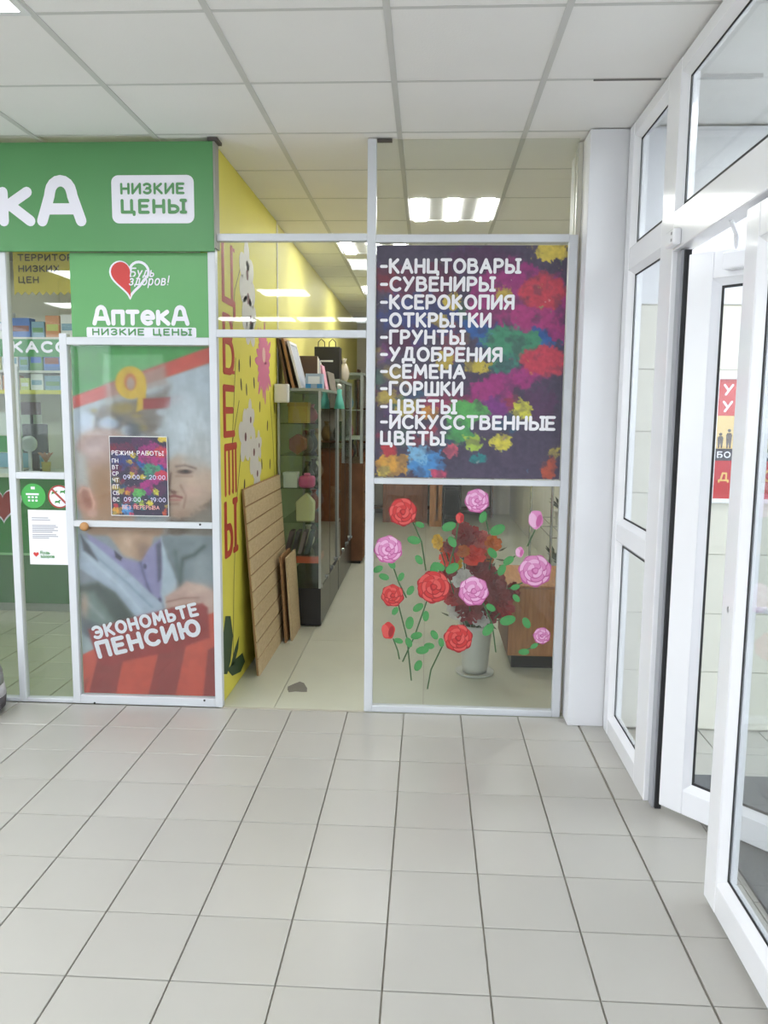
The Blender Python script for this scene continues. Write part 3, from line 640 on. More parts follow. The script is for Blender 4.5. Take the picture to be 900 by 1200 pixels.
p.poly([(92, 684), (116, 678), (136, 690), (158, 720), (140, 734), (120, 716), (96, 706)], (66, 76, 74), 3); p.poly([(94, 690), (112, 690), (140, 734), (110, 744), (98, 720)], (112, 126, 124), 4); p.poly([(96, 720), (128, 734), (118, 748), (100, 745)], (92, 96, 106), 3)
p.line([(100, 700), (122, 722)], 4, (140, 150, 148), 3); p.poly([(90, 735), (106, 748), (112, 762), (90, 772)], (164, 174, 180), 3); p.ell(100, 706, 4, 12, (176, 150, 136), 3)
# red foot with stripes and the tilted band
p.poly([(84, 774), (110, 760), (255, 710), (255, 830), (84, 830)], (202, 88, 74), 1)
for a, b in ((118, 100), (187, 170), (243, 236)): p.poly([(a, 757), (a+33, 740), (b+32, 830), (b, 830)], (150, 66, 66), 1)
p.poly([(84, 806), (104, 795), (96, 830), (84, 830)], (178, 78, 68), 1.2)
p.poly([(104, 736), (150, 722), (200, 708), (237, 701), (243, 706), (245, 742), (200, 760), (120, 780), (114, 772)], (152, 58, 60), 1.5)
p.c = p.c*(.93+.14*fbm(PX_, PYc, 9, 5))[..., None]
hm = np.exp(-(((PX_-226)/30)**2+((PYc-498)/40)**2)); p.c = p.c*(1+.16*(fbm(PX_*2.2, PYc*.5, 6, 9)-.5)*hm)[..., None]
po = thing('couple_poster', (-1.48, 4.146, .05), 'tall poster of an elderly couple with red foot in the pharmacy window', 'poster')
bx('backing', (-1.853, -1.121, 4.1385, 4.1435, .049, 1.915), mat('poster_paper', (225, 225, 222), .7), po)
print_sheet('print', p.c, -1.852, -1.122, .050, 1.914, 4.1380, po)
fp = fac(4.1375)
rt_ = math.radians(14.5)
t0_ = px(110, 750.5); t1_ = px(115, 773)
obj('lettering', font_text('ЭКОНОМЬТЕ', fp, t0_[0], t0_[1], .600, .076, .019, rt_), WHITEV, po)
obj('lettering', font_text('ПЕНСИЮ', fp, t1_[0], t1_[1], .595, .100, .021, rt_), WHITEV, po)

# ---- splashed-paint list poster
def splash(p):
    ox, oy = p.x, p.y
    p.x = ox+(fbm(ox, oy, 6, 51)-.5)*11+(fbm(ox, oy, 2.2, 53)-.5)*4; p.y = oy+(fbm(ox, oy, 6, 61)-.5)*11+(fbm(ox, oy, 2.2, 63)-.5)*4        # ragged powder edges
    splash_shapes(p); p.x, p.y = ox, oy
    g = np.clip((fbm(ox, oy, 11, 71)-.52)*6, 0, 1)*.42; p.mix(g, (60, 50, 64)); p.c = p.c*(.86+.28*fbm(ox, oy, 4, 81))[..., None]; p.c = p.c*.80+np.array((26, 27, 32))  # last step mixes a pale veil of glass reflections into the print
def splash_shapes(p):
    rs_ = np.random.RandomState(12); PALC = [(58, 74, 140), (140, 44, 60), (176, 150, 58), (120, 46, 104), (44, 96, 120), (170, 60, 70), (66, 120, 76), (96, 60, 120)]
    for i in range(46):                                                       # loose powder clouds under the lettering
        cx, cy = rs_.uniform(442, 600), rs_.uniform(300, 520); r = rs_.uniform(5, 17)
        p.ell(cx, cy, r*rs_.uniform(.7, 1.5), r*rs_.uniform(.5, 1.0), PALC[i % 8], 2.2, rs_.uniform(0, 3), rs_.uniform(.35, .85), .7, 6, 100+i)
    p.poly([(545, 352), (600, 318), (660, 326), (662, 398), (610, 392), (560, 380)], (160, 46, 108), 2, rag=10, rs=11, seed=7)
    p.ell(606, 440, 44, 14, (156, 44, 104), 2, -.35, 1.0, .4, 8, 19)
    p.ell(628, 470, 20, 22, (84, 44, 74), 3, 0, .7, .6, 8, 77)
    R = dict(rag=.55, rs=9)
    p.poly([(560, 315), (600, 300), (630, 320), (660, 350), (660, 395), (612, 385), (575, 372), (545, 345)], (150, 44, 104), 1.5, rag=9, rs=12, seed=5)
    p.ell(500, 330, 34, 22, (92, 40, 60), 2, seed=2, **R); p.ell(560, 306, 40, 16, (74, 44, 70), 2, seed=8, **R); p.ell(450, 325, 16, 12, (118, 38, 48), 2, seed=9, **R)
    p.ell(490, 372, 44, 26, (52, 60, 112), 3, seed=11, **R); p.ell(470, 395, 22, 14, (76, 34, 56), 2, seed=12, **R)
    p.poly([(540, 374), (590, 382), (640, 384), (656, 400), (610, 420), (560, 402)], (44, 84, 148), 2, rag=10, rs=10, seed=3)
    p.ell(597, 400, 34, 22, (62, 138, 96), 1.5, rag=.45, rs=8, seed=4); p.ell(590, 424, 16, 14, (58, 128, 104), 1.5, rag=.5, rs=7, seed=6)
    p.ell(634, 341, 25, 22, (196, 56, 66), 1.5, rag=.1, rs=10); p.poly([(560, 362), (600, 352), (650, 365), (655, 385), (600, 382)], (170, 48, 106), 2, rag=6, rs=8, seed=14)
    p.ell(636, 420, 27, 17, (200, 56, 70), 1.5, rag=.2, rs=9, seed=15); p.poly([(545, 452), (600, 428), (618, 430), (606, 455), (580, 470), (540, 470)], (160, 46, 110), 2, rag=8, rs=9, seed=16)
    p.ell(580, 478, 18, 14, (120, 48, 116), 2, seed=17, **R); p.ell(525, 470, 30, 12, (146, 52, 80), 2, seed=18, **R)
    p.ell(643, 296, 23, 12, (214, 186, 66), 1, rag=.6, rs=6, seed=20); p.ell(612, 478, 12, 10, (206, 200, 60), 1, rag=.7, rs=5, seed=21)
    p.ell(548, 482, 24, 15, (86, 172, 78), 1.2, rag=.4, rs=7, seed=22); p.ell(540, 505, 14, 14, (74, 152, 78), 1.2, rag=.5, rs=6, seed=23); p.ell(555, 516, 10, 12, (168, 196, 66), 1, rag=.6, rs=5, seed=24)
    p.ell(589, 517, 14, 10, (220, 204, 62), 1, rag=.6, rs=5, seed=25); p.ell(531, 527, 8.5, 7.5, (214, 86, 98), .8, rag=.1)
    p.ell(500, 543, 22, 17, (66, 134, 196), 1.2, rag=.6, rs=7, seed=26); p.ell(492, 532, 12, 10, (120, 180, 214), 1, rag=.7, rs=5, seed=27)
    p.ell(462, 546, 21, 13, (222, 156, 52), 1, rag=.6, rs=6, seed=28); p.ell(450, 553, 9, 7, (226, 196, 70), 1, rag=.6, rs=5, seed=30); p.ell(458, 528, 10, 6, (186, 50, 54), 1, rag=.5, seed=29); p.ell(515, 556, 9, 6, (208, 70, 96), 1, rag=.4)
    p.ell(562, 536, 7, 6, (40, 128, 124), 1, rag=.6, seed=31); p.ell(645, 545, 9, 13, (186, 78, 52), 1, rag=.7, rs=5, seed=32); p.ell(650, 528, 5, 5, (206, 184, 70), 1, rag=.7, seed=33)
    p.ell(452, 466, 14, 10, (176, 150, 60), 1.2, rag=.7, rs=5, seed=34); p.ell(478, 476, 14, 9, (170, 150, 58), 1.2, rag=.7, rs=5, seed=35); p.ell(505, 482, 12, 7, (218, 140, 50), 1, rag=.7, rs=5, seed=36)
    p.ell(560, 426, 14, 8, (200, 176, 58), 1, rag=.8, rs=4, seed=37); p.ell(520, 420, 10, 10, (190, 160, 56), 1, rag=.8, rs=4, seed=38); p.ell(528, 352, 9, 10, (206, 176, 60), 1, rag=.8, rs=4, seed=39); p.ell(590, 345, 10, 7, (190, 160, 60), 1, rag=.8, rs=4, seed=40); p.ell(515, 375, 12, 7, (190, 160, 60), 1, rag=.8, rs=4, seed=41)
    for i in range(60):
        p.ell(rng.uniform(442, 656), rng.uniform(292, 556), rng.uniform(.4, 1.5), rng.uniform(.4, 1.4), [(206, 176, 60), (190, 60, 80), (80, 150, 190), (90, 170, 90), (180, 60, 120), (230, 220, 200)][i % 6], .6, op=.8)
PX_, PYc = canvas(440, 661, 441, 656, 288, 560, 230, 285); p = Paint(PX_, PYc, (66, 58, 72))
p.mix(np.clip(fbm(PX_, PYc, 40, 3)*1.2-.4, 0, 1)*.6, (84, 66, 86)); splash(p)
sp_ = thing('price_list_poster', (.2, 4.12, 1.255), 'black poster with paint splashes and white list of goods in the display window', 'poster')
bx('backing', (-.268, .676, 4.1215, 4.1265, 1.257, 2.413), mat('poster_paper', (225, 225, 222), .7), sp_)
print_sheet('print', p.c, -.2675, .6755, 1.2575, 2.4125, 4.1210, sp_)
fq = fac(4.1205); WL = mat('white_letters', (238, 236, 240), .5)
rows = [('-КАНЦТОВАРЫ', 610, 320), ('-СУВЕНИРЫ', 580, 341), ('-КСЕРОКОПИЯ', 604, 362), ('-ОТКРЫТКИ', 577, 383), ('-ГРУНТЫ', 545, 403), ('-УДОБРЕНИЯ', 590, 423), ('-СЕМЕНА', 547, 443), ('-ГОРШКИ', 544, 463), ('-ЦВЕТЫ', 535, 484), ('-ИСКУССТВЕННЫЕ', 652, 502), ('ЦВЕТЫ', 522, 521)]
for s_, xe, yb in rows:
    u0, v0_ = px(447, yb-1, 4.12); u1, _ = px(xe-3, yb-1, 4.12)
    obj('lettering', stroke_text(s_, u0, v0_, u1-u0, .060, .0150, fq, .30), WL, sp_)

# ---- small opening-hours sheet on the couple poster
xs_, ys_ = np.meshgrid(np.linspace(441, 657, 90), np.linspace(289, 560, 124)); p = Paint(xs_, ys_, (52, 46, 60)); splash(p)
sm = thing('opening_hours_sheet', (-1.505, 4.124, 1.035), 'small paint-splashed opening hours sheet stuck on the couple poster', 'notice')
bx('backing', (-1.660, -1.352, 4.1235, 4.1262, 1.032, 1.452), mat('poster_paper', (225, 225, 222), .7), sm)
print_sheet('print', p.c, -1.657, -1.355, 1.036, 1.448, 4.1231, sm)
fh = fac(4.1228); blu = mat('pale_lilac_letters', (206, 206, 236), .5); pk = mat('pink_letters', (236, 176, 170), .5)
obj('lettering', font_text('РЕЖИМ РАБОТЫ', fh, -1.648, 1.352, .275, .024, .004), WL, sm)
for k, s_ in enumerate(('ПН', 'ВТ', 'СР', 'ЧТ', 'ПТ', 'СБ', 'ВС')): obj('lettering', font_text(s_, fh, -1.648, 1.312-.034*k, .034, .022, .004), WL, sm)
obj('lettering', font_text('09:00 - 20:00', fh, -1.59, 1.226, .225, .024, .004), blu, sm)
obj('lettering', font_text('09:00 - 19:00', fh, -1.59, 1.108, .225, .024, .004), blu, sm)
obj('lettering', font_text('БЕЗ ПЕРЕРЫВА', fh, -1.60, 1.068, .20, .021, .004), pk, sm)

# ---- stickers and the paper notice on the cash bay glass
fst = fac(4.1262)
def disc(cx, cz, r, fn, d=0, n=32, m=None): return (m or M()).poly([(cx+r*math.cos(2*math.pi*k/n), cz+r*math.sin(2*math.pi*k/n)) for k in range(n)], fn, d)
c = px(39.5, 581)
st = thing('round_green_sticker', (c[0], 4.126, c[1]-.065), 'round green sticker with white marks on the cash bay glass', 'sticker')
obj('disc', disc(c[0], c[1], .066, fst), mat('sticker_green', (70, 168, 78), .4), st)
m = M()
for (dx, dz, ww, hh) in ((-.012, .035, .022, .014), (-.04, .004, .07, .010), (-.03, -.012, .012, .010), (-.010, -.012, .012, .010), (.010, -.012, .012, .010), (-.03, -.030, .012, .010), (-.010, -.030, .012, .010), (.010, -.030, .012, .010)): m.poly([(c[0]+dx, c[1]+dz), (c[0]+dx+ww, c[1]+dz), (c[0]+dx+ww, c[1]+dz+hh), (c[0]+dx, c[1]+dz+hh)], fst, .0004)
obj('marks', m, WHITEV, st)
c = px(70, 582); c = (c[0], c[1])
st = thing('no_pets_sticker', (c[0], 4.126, c[1]-.062), 'round white sticker with red slash over green animals', 'sticker')
obj('disc', disc(c[0], c[1], .062, fst, .0002), WHITEV, st)
m = M()
for k in range(28):
    a, b = 2*math.pi*k/28, 2*math.pi*(k+1)/28
    m.poly([(c[0]+r*math.cos(t), c[1]+r*math.sin(t)) for r, t in ((.062, a), (.062, b), (.054, b), (.054, a))], fst, .0008)
m.poly([(c[0]-.045, c[1]+.037), (c[0]-.037, c[1]+.045), (c[0]+.045, c[1]-.037), (c[0]+.037, c[1]-.045)], fst, .0010); obj('red_ring', m, mat('slash_red', (170, 70, 60), .5), st)
m = M()
for ox, oz in ((-.028, .018), (.018, .024), (-.012, -.03)):
    m.poly([(c[0]+ox+a, c[1]+oz+b) for a, b in ((-.014, -.008), (-.006, -.002), (.006, -.002), (.012, -.010), (.014, .006), (.020, .012), (.012, .014), (.006, .008), (-.012, .008))], fst, .0006)
obj('animals', m, mat('sticker_green_dark', (60, 140, 66), .5), st)
a = px(36, 661); b = px(79, 598)
nt_ = thing('paper_notice', ((a[0]+b[0])/2, 4.126, a[1]), 'white paper notice with grey text on the cash bay glass', 'notice')
bx('sheet', (a[0], b[0]-.002, 4.1252, 4.1266, a[1], b[1]), mat('paper_white', (238, 238, 240), .7), nt_)
fn_ = fac(4.1248); m = M()
for k, (yy, ww) in enumerate(((.045, .09), (.056, .10), (.085, .13), (.094, .14), (.103, .12), (.112, .14), (.121, .11), (.135, .13), (.144, .14), (.153, .09))): m.poly([(a[0]+.02, b[1]-yy), (a[0]+.02+ww, b[1]-yy), (a[0]+.02+ww, b[1]-yy+.005), (a[0]+.02, b[1]-yy+.005)], fn_)
obj('text_lines', m, mat('text_grey', (170, 168, 178), .7), nt_)
obj('heart_mark', M().poly(heart(a[0]+.035, a[1]+.055, .016), fn_), REDV, nt_)
obj('lettering', stroke_text('Будь', a[0]+.060, a[1]+.058, .05, .014, .004, fn_), GREEN, nt_); obj('lettering', stroke_text('здоров', a[0]+.060, a[1]+.038, .075, .014, .004, fn_), GREEN, nt_)
# ---- mural on the yellow wall
mp_ = bx('mural_panel', (-1.0995, -1.090, 4.172, 5.83, .002, CEIL-.003), YEL, wl)
bx('corner_strip', (-1.0995, -1.084, 5.832, 5.856, 0, CEIL-.003), mat('strip_white', (226, 224, 214), .5), wl)
fm = lambda u, v, d=0: (-1.0895+d, u, v)
MR = mat('mural_red', (186, 58, 40), .5); MD = mat('mural_dark', (82, 74, 52), .6); MW = mat('mural_petal', (218, 214, 208), .5); MK = mat('mural_pink', (214, 118, 152), .5); MG = mat('mural_green', (46, 72, 44), .6)
def serif(ch, y0, y1, z0, z1, sw=.046):
    """mural capitals with doubled, tapering stems"""
    m = M(); wd, ls = SF[ch]
    for k, off in ((0, -.010), (1, .010)):
        stroke_text(ch, y0+off, z0, y1-y0, z1-z0, sw*.8, fm, m=m, d=.0012*k)
    for (yy, zz) in ((y0, z1), (y1, z1), (y0, z0), (y1, z0)): m.poly([(yy-.03, zz-.010), (yy+.03, zz-.010), (yy+.03, zz+.010), (yy-.03, zz+.010)], fm, .0002)
    return obj('lettering', m, MR, wl)
serif('Ц', 4.30, 4.54, 2.17, 2.47); serif('В', 4.30, 4.50, 1.80, 2.09); serif('Е', 4.29, 4.49, 1.46, 1.71); 
m = M()
for k in range(3): stroke_text('Т' if 0 else 'Г', 4.29+.085*k, 1.14, .085, .25, .040, fm, m=m)
stroke_text('Г', 4.29+.24, 1.14, .001, .25, .040, fm, m=m)
for k in range(4): m.poly([(4.27+.08*k, 1.13), (4.31+.08*k, 1.13), (4.31+.08*k, 1.15), (4.27+.08*k, 1.15)], fm, .0002)
obj('lettering', m, MR, wl)
serif('Ы', 4.28, 4.50, .80, 1.08)
def petal(cx, cz, L, W, a, n=10):
    P = []
    for k in range(n*2):
        t = math.pi*k/n; u = L*.5*(1-math.cos(t)); v = W*.5*math.sin(t)*(1 if k < n else 1)
        P.append((cx+u*math.cos(a)-v*math.sin(a), cz+u*math.sin(a)+v*math.cos(a)))
    return P
def mural_leaf(P, material, d=.0004): return M().poly(P, fm, d)
def mur(y, z): q = on(y, z, 0, -1.09); return (q[1], q[2])
# long stems
for P in ([(276, 420), (272, 520), (280, 470)], [(283, 520), (277, 590), (274, 680), (273, 780)], [(316, 460), (320, 520), (322, 570)], [(272, 390), (275, 340), (285, 300)]):
    pts = [mur(*q) for q in P]; m = M()
    outline(pts, .010, m, fm, .0003, False); obj('painted_stem', m, MD, wl)
# orchids
for i, (x, y, s_) in enumerate(((287, 512, .17), (293, 492, .13), (297, 530, .16), (301, 555, .14), (290, 350, .22), (293, 375, .18), (289, 322, .2), (303, 522, .1))):
    c = mur(x, y); m = M()
    for k in range(5): m.poly(petal(c[0], c[1], s_*1.0, s_*.75, 2*math.pi*k/5+.3), fm, .0005+.0002*k)
    o = obj('painted_orchid', m, MW, wl)
    obj('orchid_heart', disc(c[0]+.01, c[1], s_*.16, fm, .0018, 12), mat('orchid_heart', (110, 60, 66), .6), o)
# pink gerbera
c = mur(309, 425); m = M()
for k in range(22): m.poly(petal(c[0], c[1], .20+.04*(k % 3), .06, 2*math.pi*k/22), fm, .0005+.0001*(k % 5))
o = obj('painted_gerbera', m, MK, wl); obj('gerbera_heart', disc(c[0], c[1]+.05, .05, fm, .0014, 14), mat('gerbera_heart', (226, 186, 176), .6), o)
# falling seeds
for x, y in ((280, 430), (293, 425), (283, 452), (289, 458), (304, 478), (313, 500), (316, 545), (298, 450), (307, 545), (286, 570), (322, 480)):
    c = mur(x, y); obj('painted_seed', mural_leaf(petal(c[0], c[1]-.03, .075, .034, math.pi/2+random.uniform(-.3, .3)), MD), MD, wl)
# dark tulip leaves near the floor
for P in ([(262, 790), (261, 745), (264, 722), (270, 722), (273, 745), (270, 775), (266, 790)], [(270, 780), (275, 760), (280, 745), (279, 760), (274, 780)], [(266, 785), (276, 772), (284, 765), (287, 775), (282, 787), (272, 792)]):
    obj('painted_leaf', M().poly([mur(*q) for q in P], fm, .0006), MG, wl)

# ---- rose stickers on the display glass
fr_ = fac(4.1265); SH = {'red': ((156, 46, 50), (200, 62, 62), (216, 92, 88)), 'pink': ((190, 96, 152), (216, 138, 188), (232, 180, 214))}
STG = mat('sticker_leaf', (76, 146, 84), .45, 0, .12, 30); STM = mat('sticker_stem', (64, 96, 62), .5)
def rose(cx, cy, r, hue, stem, leaves, label, bud=False):
    c = px(cx, cy, 4.126); R = r*4.126/F_PX; lo = min([c[1]-R]+[px(*q[:2], 4.126)[1] for q in stem+leaves])
    t = thing('rose_sticker', (c[0], 4.126, lo), label, 'sticker', 'rose stickers on the display glass')
    dk, md, lt = SH[hue]; m = M(); sd = random.random()*6
    def wavy(R_, am, nf, ph, ox=0, oz=0, sx=1.0, sz=1.0): return [(c[0]+ox+sx*R_*(1+am*math.sin(nf*a+ph))*math.cos(a), c[1]+oz+sz*R_*(1+am*math.sin(nf*a+ph))*math.sin(a)) for a in np.linspace(0, 2*math.pi, 40, endpoint=False)]
    if bud:
        m.poly(wavy(R, .05, 5, sd, 0, 0, .8, 1.05), fr_, .0002, md)
        m.poly(petal(c[0]-R*.1, c[1]-R*.9, R*1.7, R*.9, math.pi/2+.25), fr_, .0004, lt); m.poly(petal(c[0]+R*.2, c[1]-R*.8, R*1.4, R*.6, math.pi/2-.2), fr_, .0006, dk)
    else:
        m.poly(wavy(R, .06, 7, sd), fr_, .0002, dk); d = .0003
        for ringi, (rr, k, sz) in enumerate(((.66, 7, .46), (.46, 6, .40), (.26, 5, .32))):
            for i in range(k):
                a = 2*math.pi*i/k+sd+ringi*.5
                for q, (col, sh) in enumerate(((dk, 1.0), (md if i % 2 else lt, .88))):
                    ex, ez = rr*R*math.cos(a), rr*R*math.sin(a)+(.03*R if q else 0)
                    P = []
                    for b in np.linspace(0, 2*math.pi, 14, endpoint=False):
                        u, v = sz*R*sh*.72*math.cos(b), sz*R*sh*1.15*math.sin(b); P.append((c[0]+ex+u*math.cos(a)-v*math.sin(a), c[1]+ez+u*math.sin(a)+v*math.cos(a)))
                    m.poly(P, fr_, d, col); d += .00003
        m.poly(wavy(R*.22, .1, 3, sd), fr_, d+.00003, dk); m.poly(wavy(R*.14, .1, 3, sd, R*.03, R*.02), fr_, d+.00006, md)
    obj('bloom', m, PRINT, t)
    if len(stem) > 1:
        m = M(); outline([px(*q, 4.126) for q in stem], .0075, m, fr_, .00012, False); obj('stem', m, STM, t)
    for i, (x, y, s_) in enumerate([q if len(q) == 3 else (*q, 1.0) for q in leaves]):
        e = px(x, y, 4.126); near = min(stem, key=lambda q: (q[0]-x)**2+(q[1]-y)**2) if stem else (cx, cy); nn = px(*near, 4.126)
        a = math.atan2(e[1]-nn[1], e[0]-nn[0]) if (abs(e[0]-nn[0])+abs(e[1]-nn[1])) > .01 else random.uniform(0, 6)
        L = .070*s_; obj('leaf', M().poly(petal(e[0]-math.cos(a)*L/2, e[1]-math.sin(a)*L/2, L, L*.62, a), fr_, .00016+.00002*i), STG, t)
rose(472, 600, 16.5, 'red', [(484, 612), (494, 635), (499, 668)], [(492, 615, .7), (485, 633), (491, 656, .8)], 'red rose sticker at the top left of the display glass')
rose(455, 644, 16.5, 'pink', [(459, 659), (467, 682), (476, 700)], [(459, 661, .8), (443, 667, .8), (450, 676, .8), (470, 676, .7), (481, 692, .8)], 'pink rose sticker at the left edge of the display glass')
rose(460, 698, 13.5, 'red', [(467, 709), (477, 748), (482, 797)], [(463, 716, .7), (480, 730), (479, 753, .8), (488, 745, .9), (490, 780, .9)], 'middle-sized red rose sticker below the left pink one')
rose(508, 688, 19.5, 'red', [(500, 705), (486, 745), (472, 775)], [(490, 712, .9), (499, 722, .8), (509, 666)], 'largest red rose sticker, left of the centre of the glass')
rose(455, 739, 10, 'red', [(461, 749), (466, 762), (468, 772)], [(467, 751, .7)], 'red rosebud sticker at the lower left of the glass', True)
rose(537, 748, 17, 'red', [(518, 758), (505, 785), (501, 807)], [(509, 744, .8), (503, 757, .8), (517, 753, .7), (495, 762, 1.0)], 'lowest red rose sticker in front of the white pot')
rose(559, 587, 14, 'pink', [(568, 600), (573, 626)], [(566, 606, .9), (583, 621, 1.2)], 'pink rose sticker at the top of the display glass')
rose(628, 609, 10.5, 'pink', [(628, 619), (618, 640)], [], 'small pink rose sticker at the upper right of the glass', True)
rose(627, 669, 19, 'pink', [(612, 683), (596, 690)], [(605, 701, .7), (617, 730, .9), (604, 688, .7)], 'large pink rose sticker at the right of the glass')
rose(555, 693, 17.5, 'pink', [(566, 706), (577, 732), (581, 764)], [(575, 712, .8), (572, 738, 1.1), (595, 727, 1.2)], 'large pink rose sticker in front of the bouquet')
rose(635, 745, 10, 'pink', [(632, 754), (621, 760), (608, 764)], [(614, 764, .8), (626, 757, .6)], 'small pink rose sticker at the lower right of the glass')
rose(539, 607, 6, 'red', [(537, 613), (533, 640), (524, 670)], [(526, 617, 1.1), (530, 635, .9), (530, 666, 1.1), (515, 664, .9)], 'tiny red rosebud sticker left of the top pink rose', True)
rose(609, 647, 6, 'pink', [(603, 652), (590, 664), (580, 672)], [(577, 648, .9), (596, 657, .9), (588, 668, .9)], 'tiny pink rosebud sticker above the right pink rose', True)

# ================================================================== FLOWER SHOP
WB = wood('brown_wood', (132, 90, 62), (100, 64, 42), (1, 10, 1)); WLt = wood('light_brown_wood', (196, 138, 84), (170, 112, 62), (10, 1, 1)); MDF = wood('slat_board', (206, 184, 146), (190, 166, 128), (1, 3, 12), .6)
MDFe = mat('board_edge', (150, 116, 80), .8)
# leaning slat panel: slats run along Y with grooves between
sl_ = thing('slatwall_panel', (-1.0, 5.15, 0), 'beige grooved slat board leaning on the yellow wall', 'board')
H0 = 1.13; nS = 11; xb, xt = -.985, -1.063
def lean(xb, xt, h): return lambda u, v, d=0: (xb+(xt-xb)*v/h+d*.997, u, v-d*(xt-xb)/h*-.07)
fl2 = lean(xb, xt, H0); s0 = None
def slab3(fn, u0, u1, v0, v1, d0, d1):
    return M().add([fn(u, v, d) for d in (d0, d1) for u, v in ((u0, v0), (u1, v0), (u1, v1), (u0, v1))], [(0,3,2,1),(4,5,6,7),(0,1,5,4),(1,2,6,5),(2,3,7,6),(3,0,4,7)])
obj('core_board', slab3(fl2, 4.632, 5.76, .0, H0, -.018, -.006), MDFe, sl_)
for k in range(nS):
    a = .0+k*H0/nS; obj('slat', slab3(fl2, 4.632, 5.76, a+(.006 if k else 0), a+H0/nS-.004, -.006, 0), MDF, sl_)
# two smaller boards in front of it
for k, (xb2, y0, y1, h, lab) in enumerate(((-.945, 5.34, 5.70, .60, 'brown cardboard-coloured board leaning on the slat panel, rear of two'), (-.912, 5.38, 5.74, .585, 'beige board leaning in front of the slat panel, front of two'))):
    fb = lean(xb2, xb2-.035, h); b_ = tag(obj('leaning_board', slab3(fb, y0, y1, 0, h, -.014, 0), MDF if k else wood('rear_board', (168, 128, 88), (140, 102, 66), (1, 3, 12))), lab, 'board', 'small leaning boards')
    b_.parent = None
# glass vitrines
BLK = mat('black_laminate', (34, 34, 36), .25); CHR = mat('chrome', (205, 208, 210), .15, .9); ALV = mat('vitrine_alu', (176, 180, 176), .35, .5)
def vitrine(y0, y1, z1, shelves, label, back=None):
    t = thing('glass_vitrine', (-.93, (y0+y1)/2, 0), label, 'cabinet', 'glass vitrines along the yellow wall'); xa, xb_ = -1.078, -.765
    ym = (y0+y1)/2
    bx('plinth', (xa, xb_, y0, ym-.002, .01, .29), BLK, t, bev=.003); bx('plinth', (xa, xb_, ym+.002, y1, .01, .29), BLK, t, bev=.003)
    for x, y in ((xa+.008, y0+.008), (xb_-.008, y0+.008), (xa+.008, y1-.008), (xb_-.008, y1-.008)): bx('post', (x-.008, x+.008, y-.008, y+.008, .29, z1-.02), ALV, t)
    bx('top', (xa, xb_, y0, y1, z1-.02, z1), mat('vitrine_top', (150, 160, 152), .3), t)
    bx('back_panel', (xa, xa+.004, y0+.02, y1-.02, .29, z1-.02), mat('vitrine_back', (150, 160, 118), .5), t)
    bx('side_glass', (xa+.018, xb_-.018, y0+.004, y0+.009, .292, z1-.022), GLC, t); bx('side_glass', (xa+.018, xb_-.018, y1-.009, y1-.004, .292, z1-.022), GLC, t)
    for a, b, dx in ((y0+.017, ym+.01, 0), (ym-.01, y1-.017, -.008)):
        d_ = bx('sliding_door', (xb_-.009+dx, xb_-.004+dx, a, b, .292, z1-.022), GLC, t); bx('door_edge', (xb_-.010+dx, xb_-.003+dx, b-.010, b-.001, .293, z1-.023), GASK, d_)
    for z in shelves: bx('shelf', (xa+.008, xb_-.020, y0+.017, y1-.017, z-.006, z), GLC, t)
    for y in np.linspace(y0+.03, y1-.03, 4): bx('clip', (xb_-.02, xb_+.010, y-.012, y+.012, .29, .318), CHR, t, bev=.004)
vs = (.53, .78, 1.03, 1.27, 1.50)
vitrine(5.76, 6.92, 1.75, vs, 'near glass vitrine on black plinth by the yellow wall')
vitrine(6.95, 8.15, 1.86, (.6, .95, 1.3, 1.58), 'farther glass vitrine on black plinth by the yellow wall')
def item(name, b, rgb, label, cat, bev=.004, rough=.5):
    return tag(bx(name, b, mat('m_'+name+str(rgb), rgb, rough), None, bev), label, cat)
o = thing('gift_box', (-.95, 5.88, 1.5), 'yellow box with tan lid on the top vitrine shelf', 'box'); bx('body', (-1.01, -.87, 5.82, 5.96, 1.5005, 1.62), mat('box_ochre', (186, 152, 62), .6), o); bx('lid', (-1.015, -.865, 5.815, 5.965, 1.62, 1.65), mat('box_lid', (170, 134, 60), .6), o)
hx = M().prism([(-.95+.065*math.cos(a), 1.345+.074*math.sin(a)) for a in np.arange(0, 6.28, math.pi/3)+math.pi/6], lambda u, v, d: (u, 5.83+d, v), 0, .12)
o = tag(obj('hexagonal_box', hx, mat('box_rust', (128, 62, 38), .5)), 'rust brown six-sided box on the second vitrine shelf', 'box'); 
o = thing('white_box', (-1.0, 5.85, 1.03), 'small white box beside the pink box in the vitrine', 'box'); bx('body', (-1.045, -.945, 5.80, 5.90, 1.0305, 1.12), mat('box_white', (226, 226, 222), .6), o); bx('lid', (-1.048, -.942, 5.797, 5.903, 1.12, 1.14), mat('box_white', (226, 226, 222), .6), o)
o = thing('pink_box', (-.88, 5.85, 1.03), 'bright pink rounded box with bow in the vitrine', 'box'); bx('body', (-.935, -.82, 5.80, 5.90, 1.0305, 1.115), mat('box_pink', (224, 84, 148), .5), o, bev=.02); bx('bow', (-.90, -.855, 5.83, 5.87, 1.115, 1.135), mat('box_pink2', (236, 120, 170), .5), o, bev=.008)
o = tag(obj('cream_gift_bag', M().prism([(-.955, .7805), (-.83, .7805), (-.825, .92), (-.855, .955), (-.888, .985), (-.925, .955), (-.96, .92)], lambda u, v, d: (u, 5.82+d, v), 0, .10), mat('bag_cream', (222, 212, 162), .6), bev=.008), 'cream gift bag with peaked top in the vitrine', 'bag')
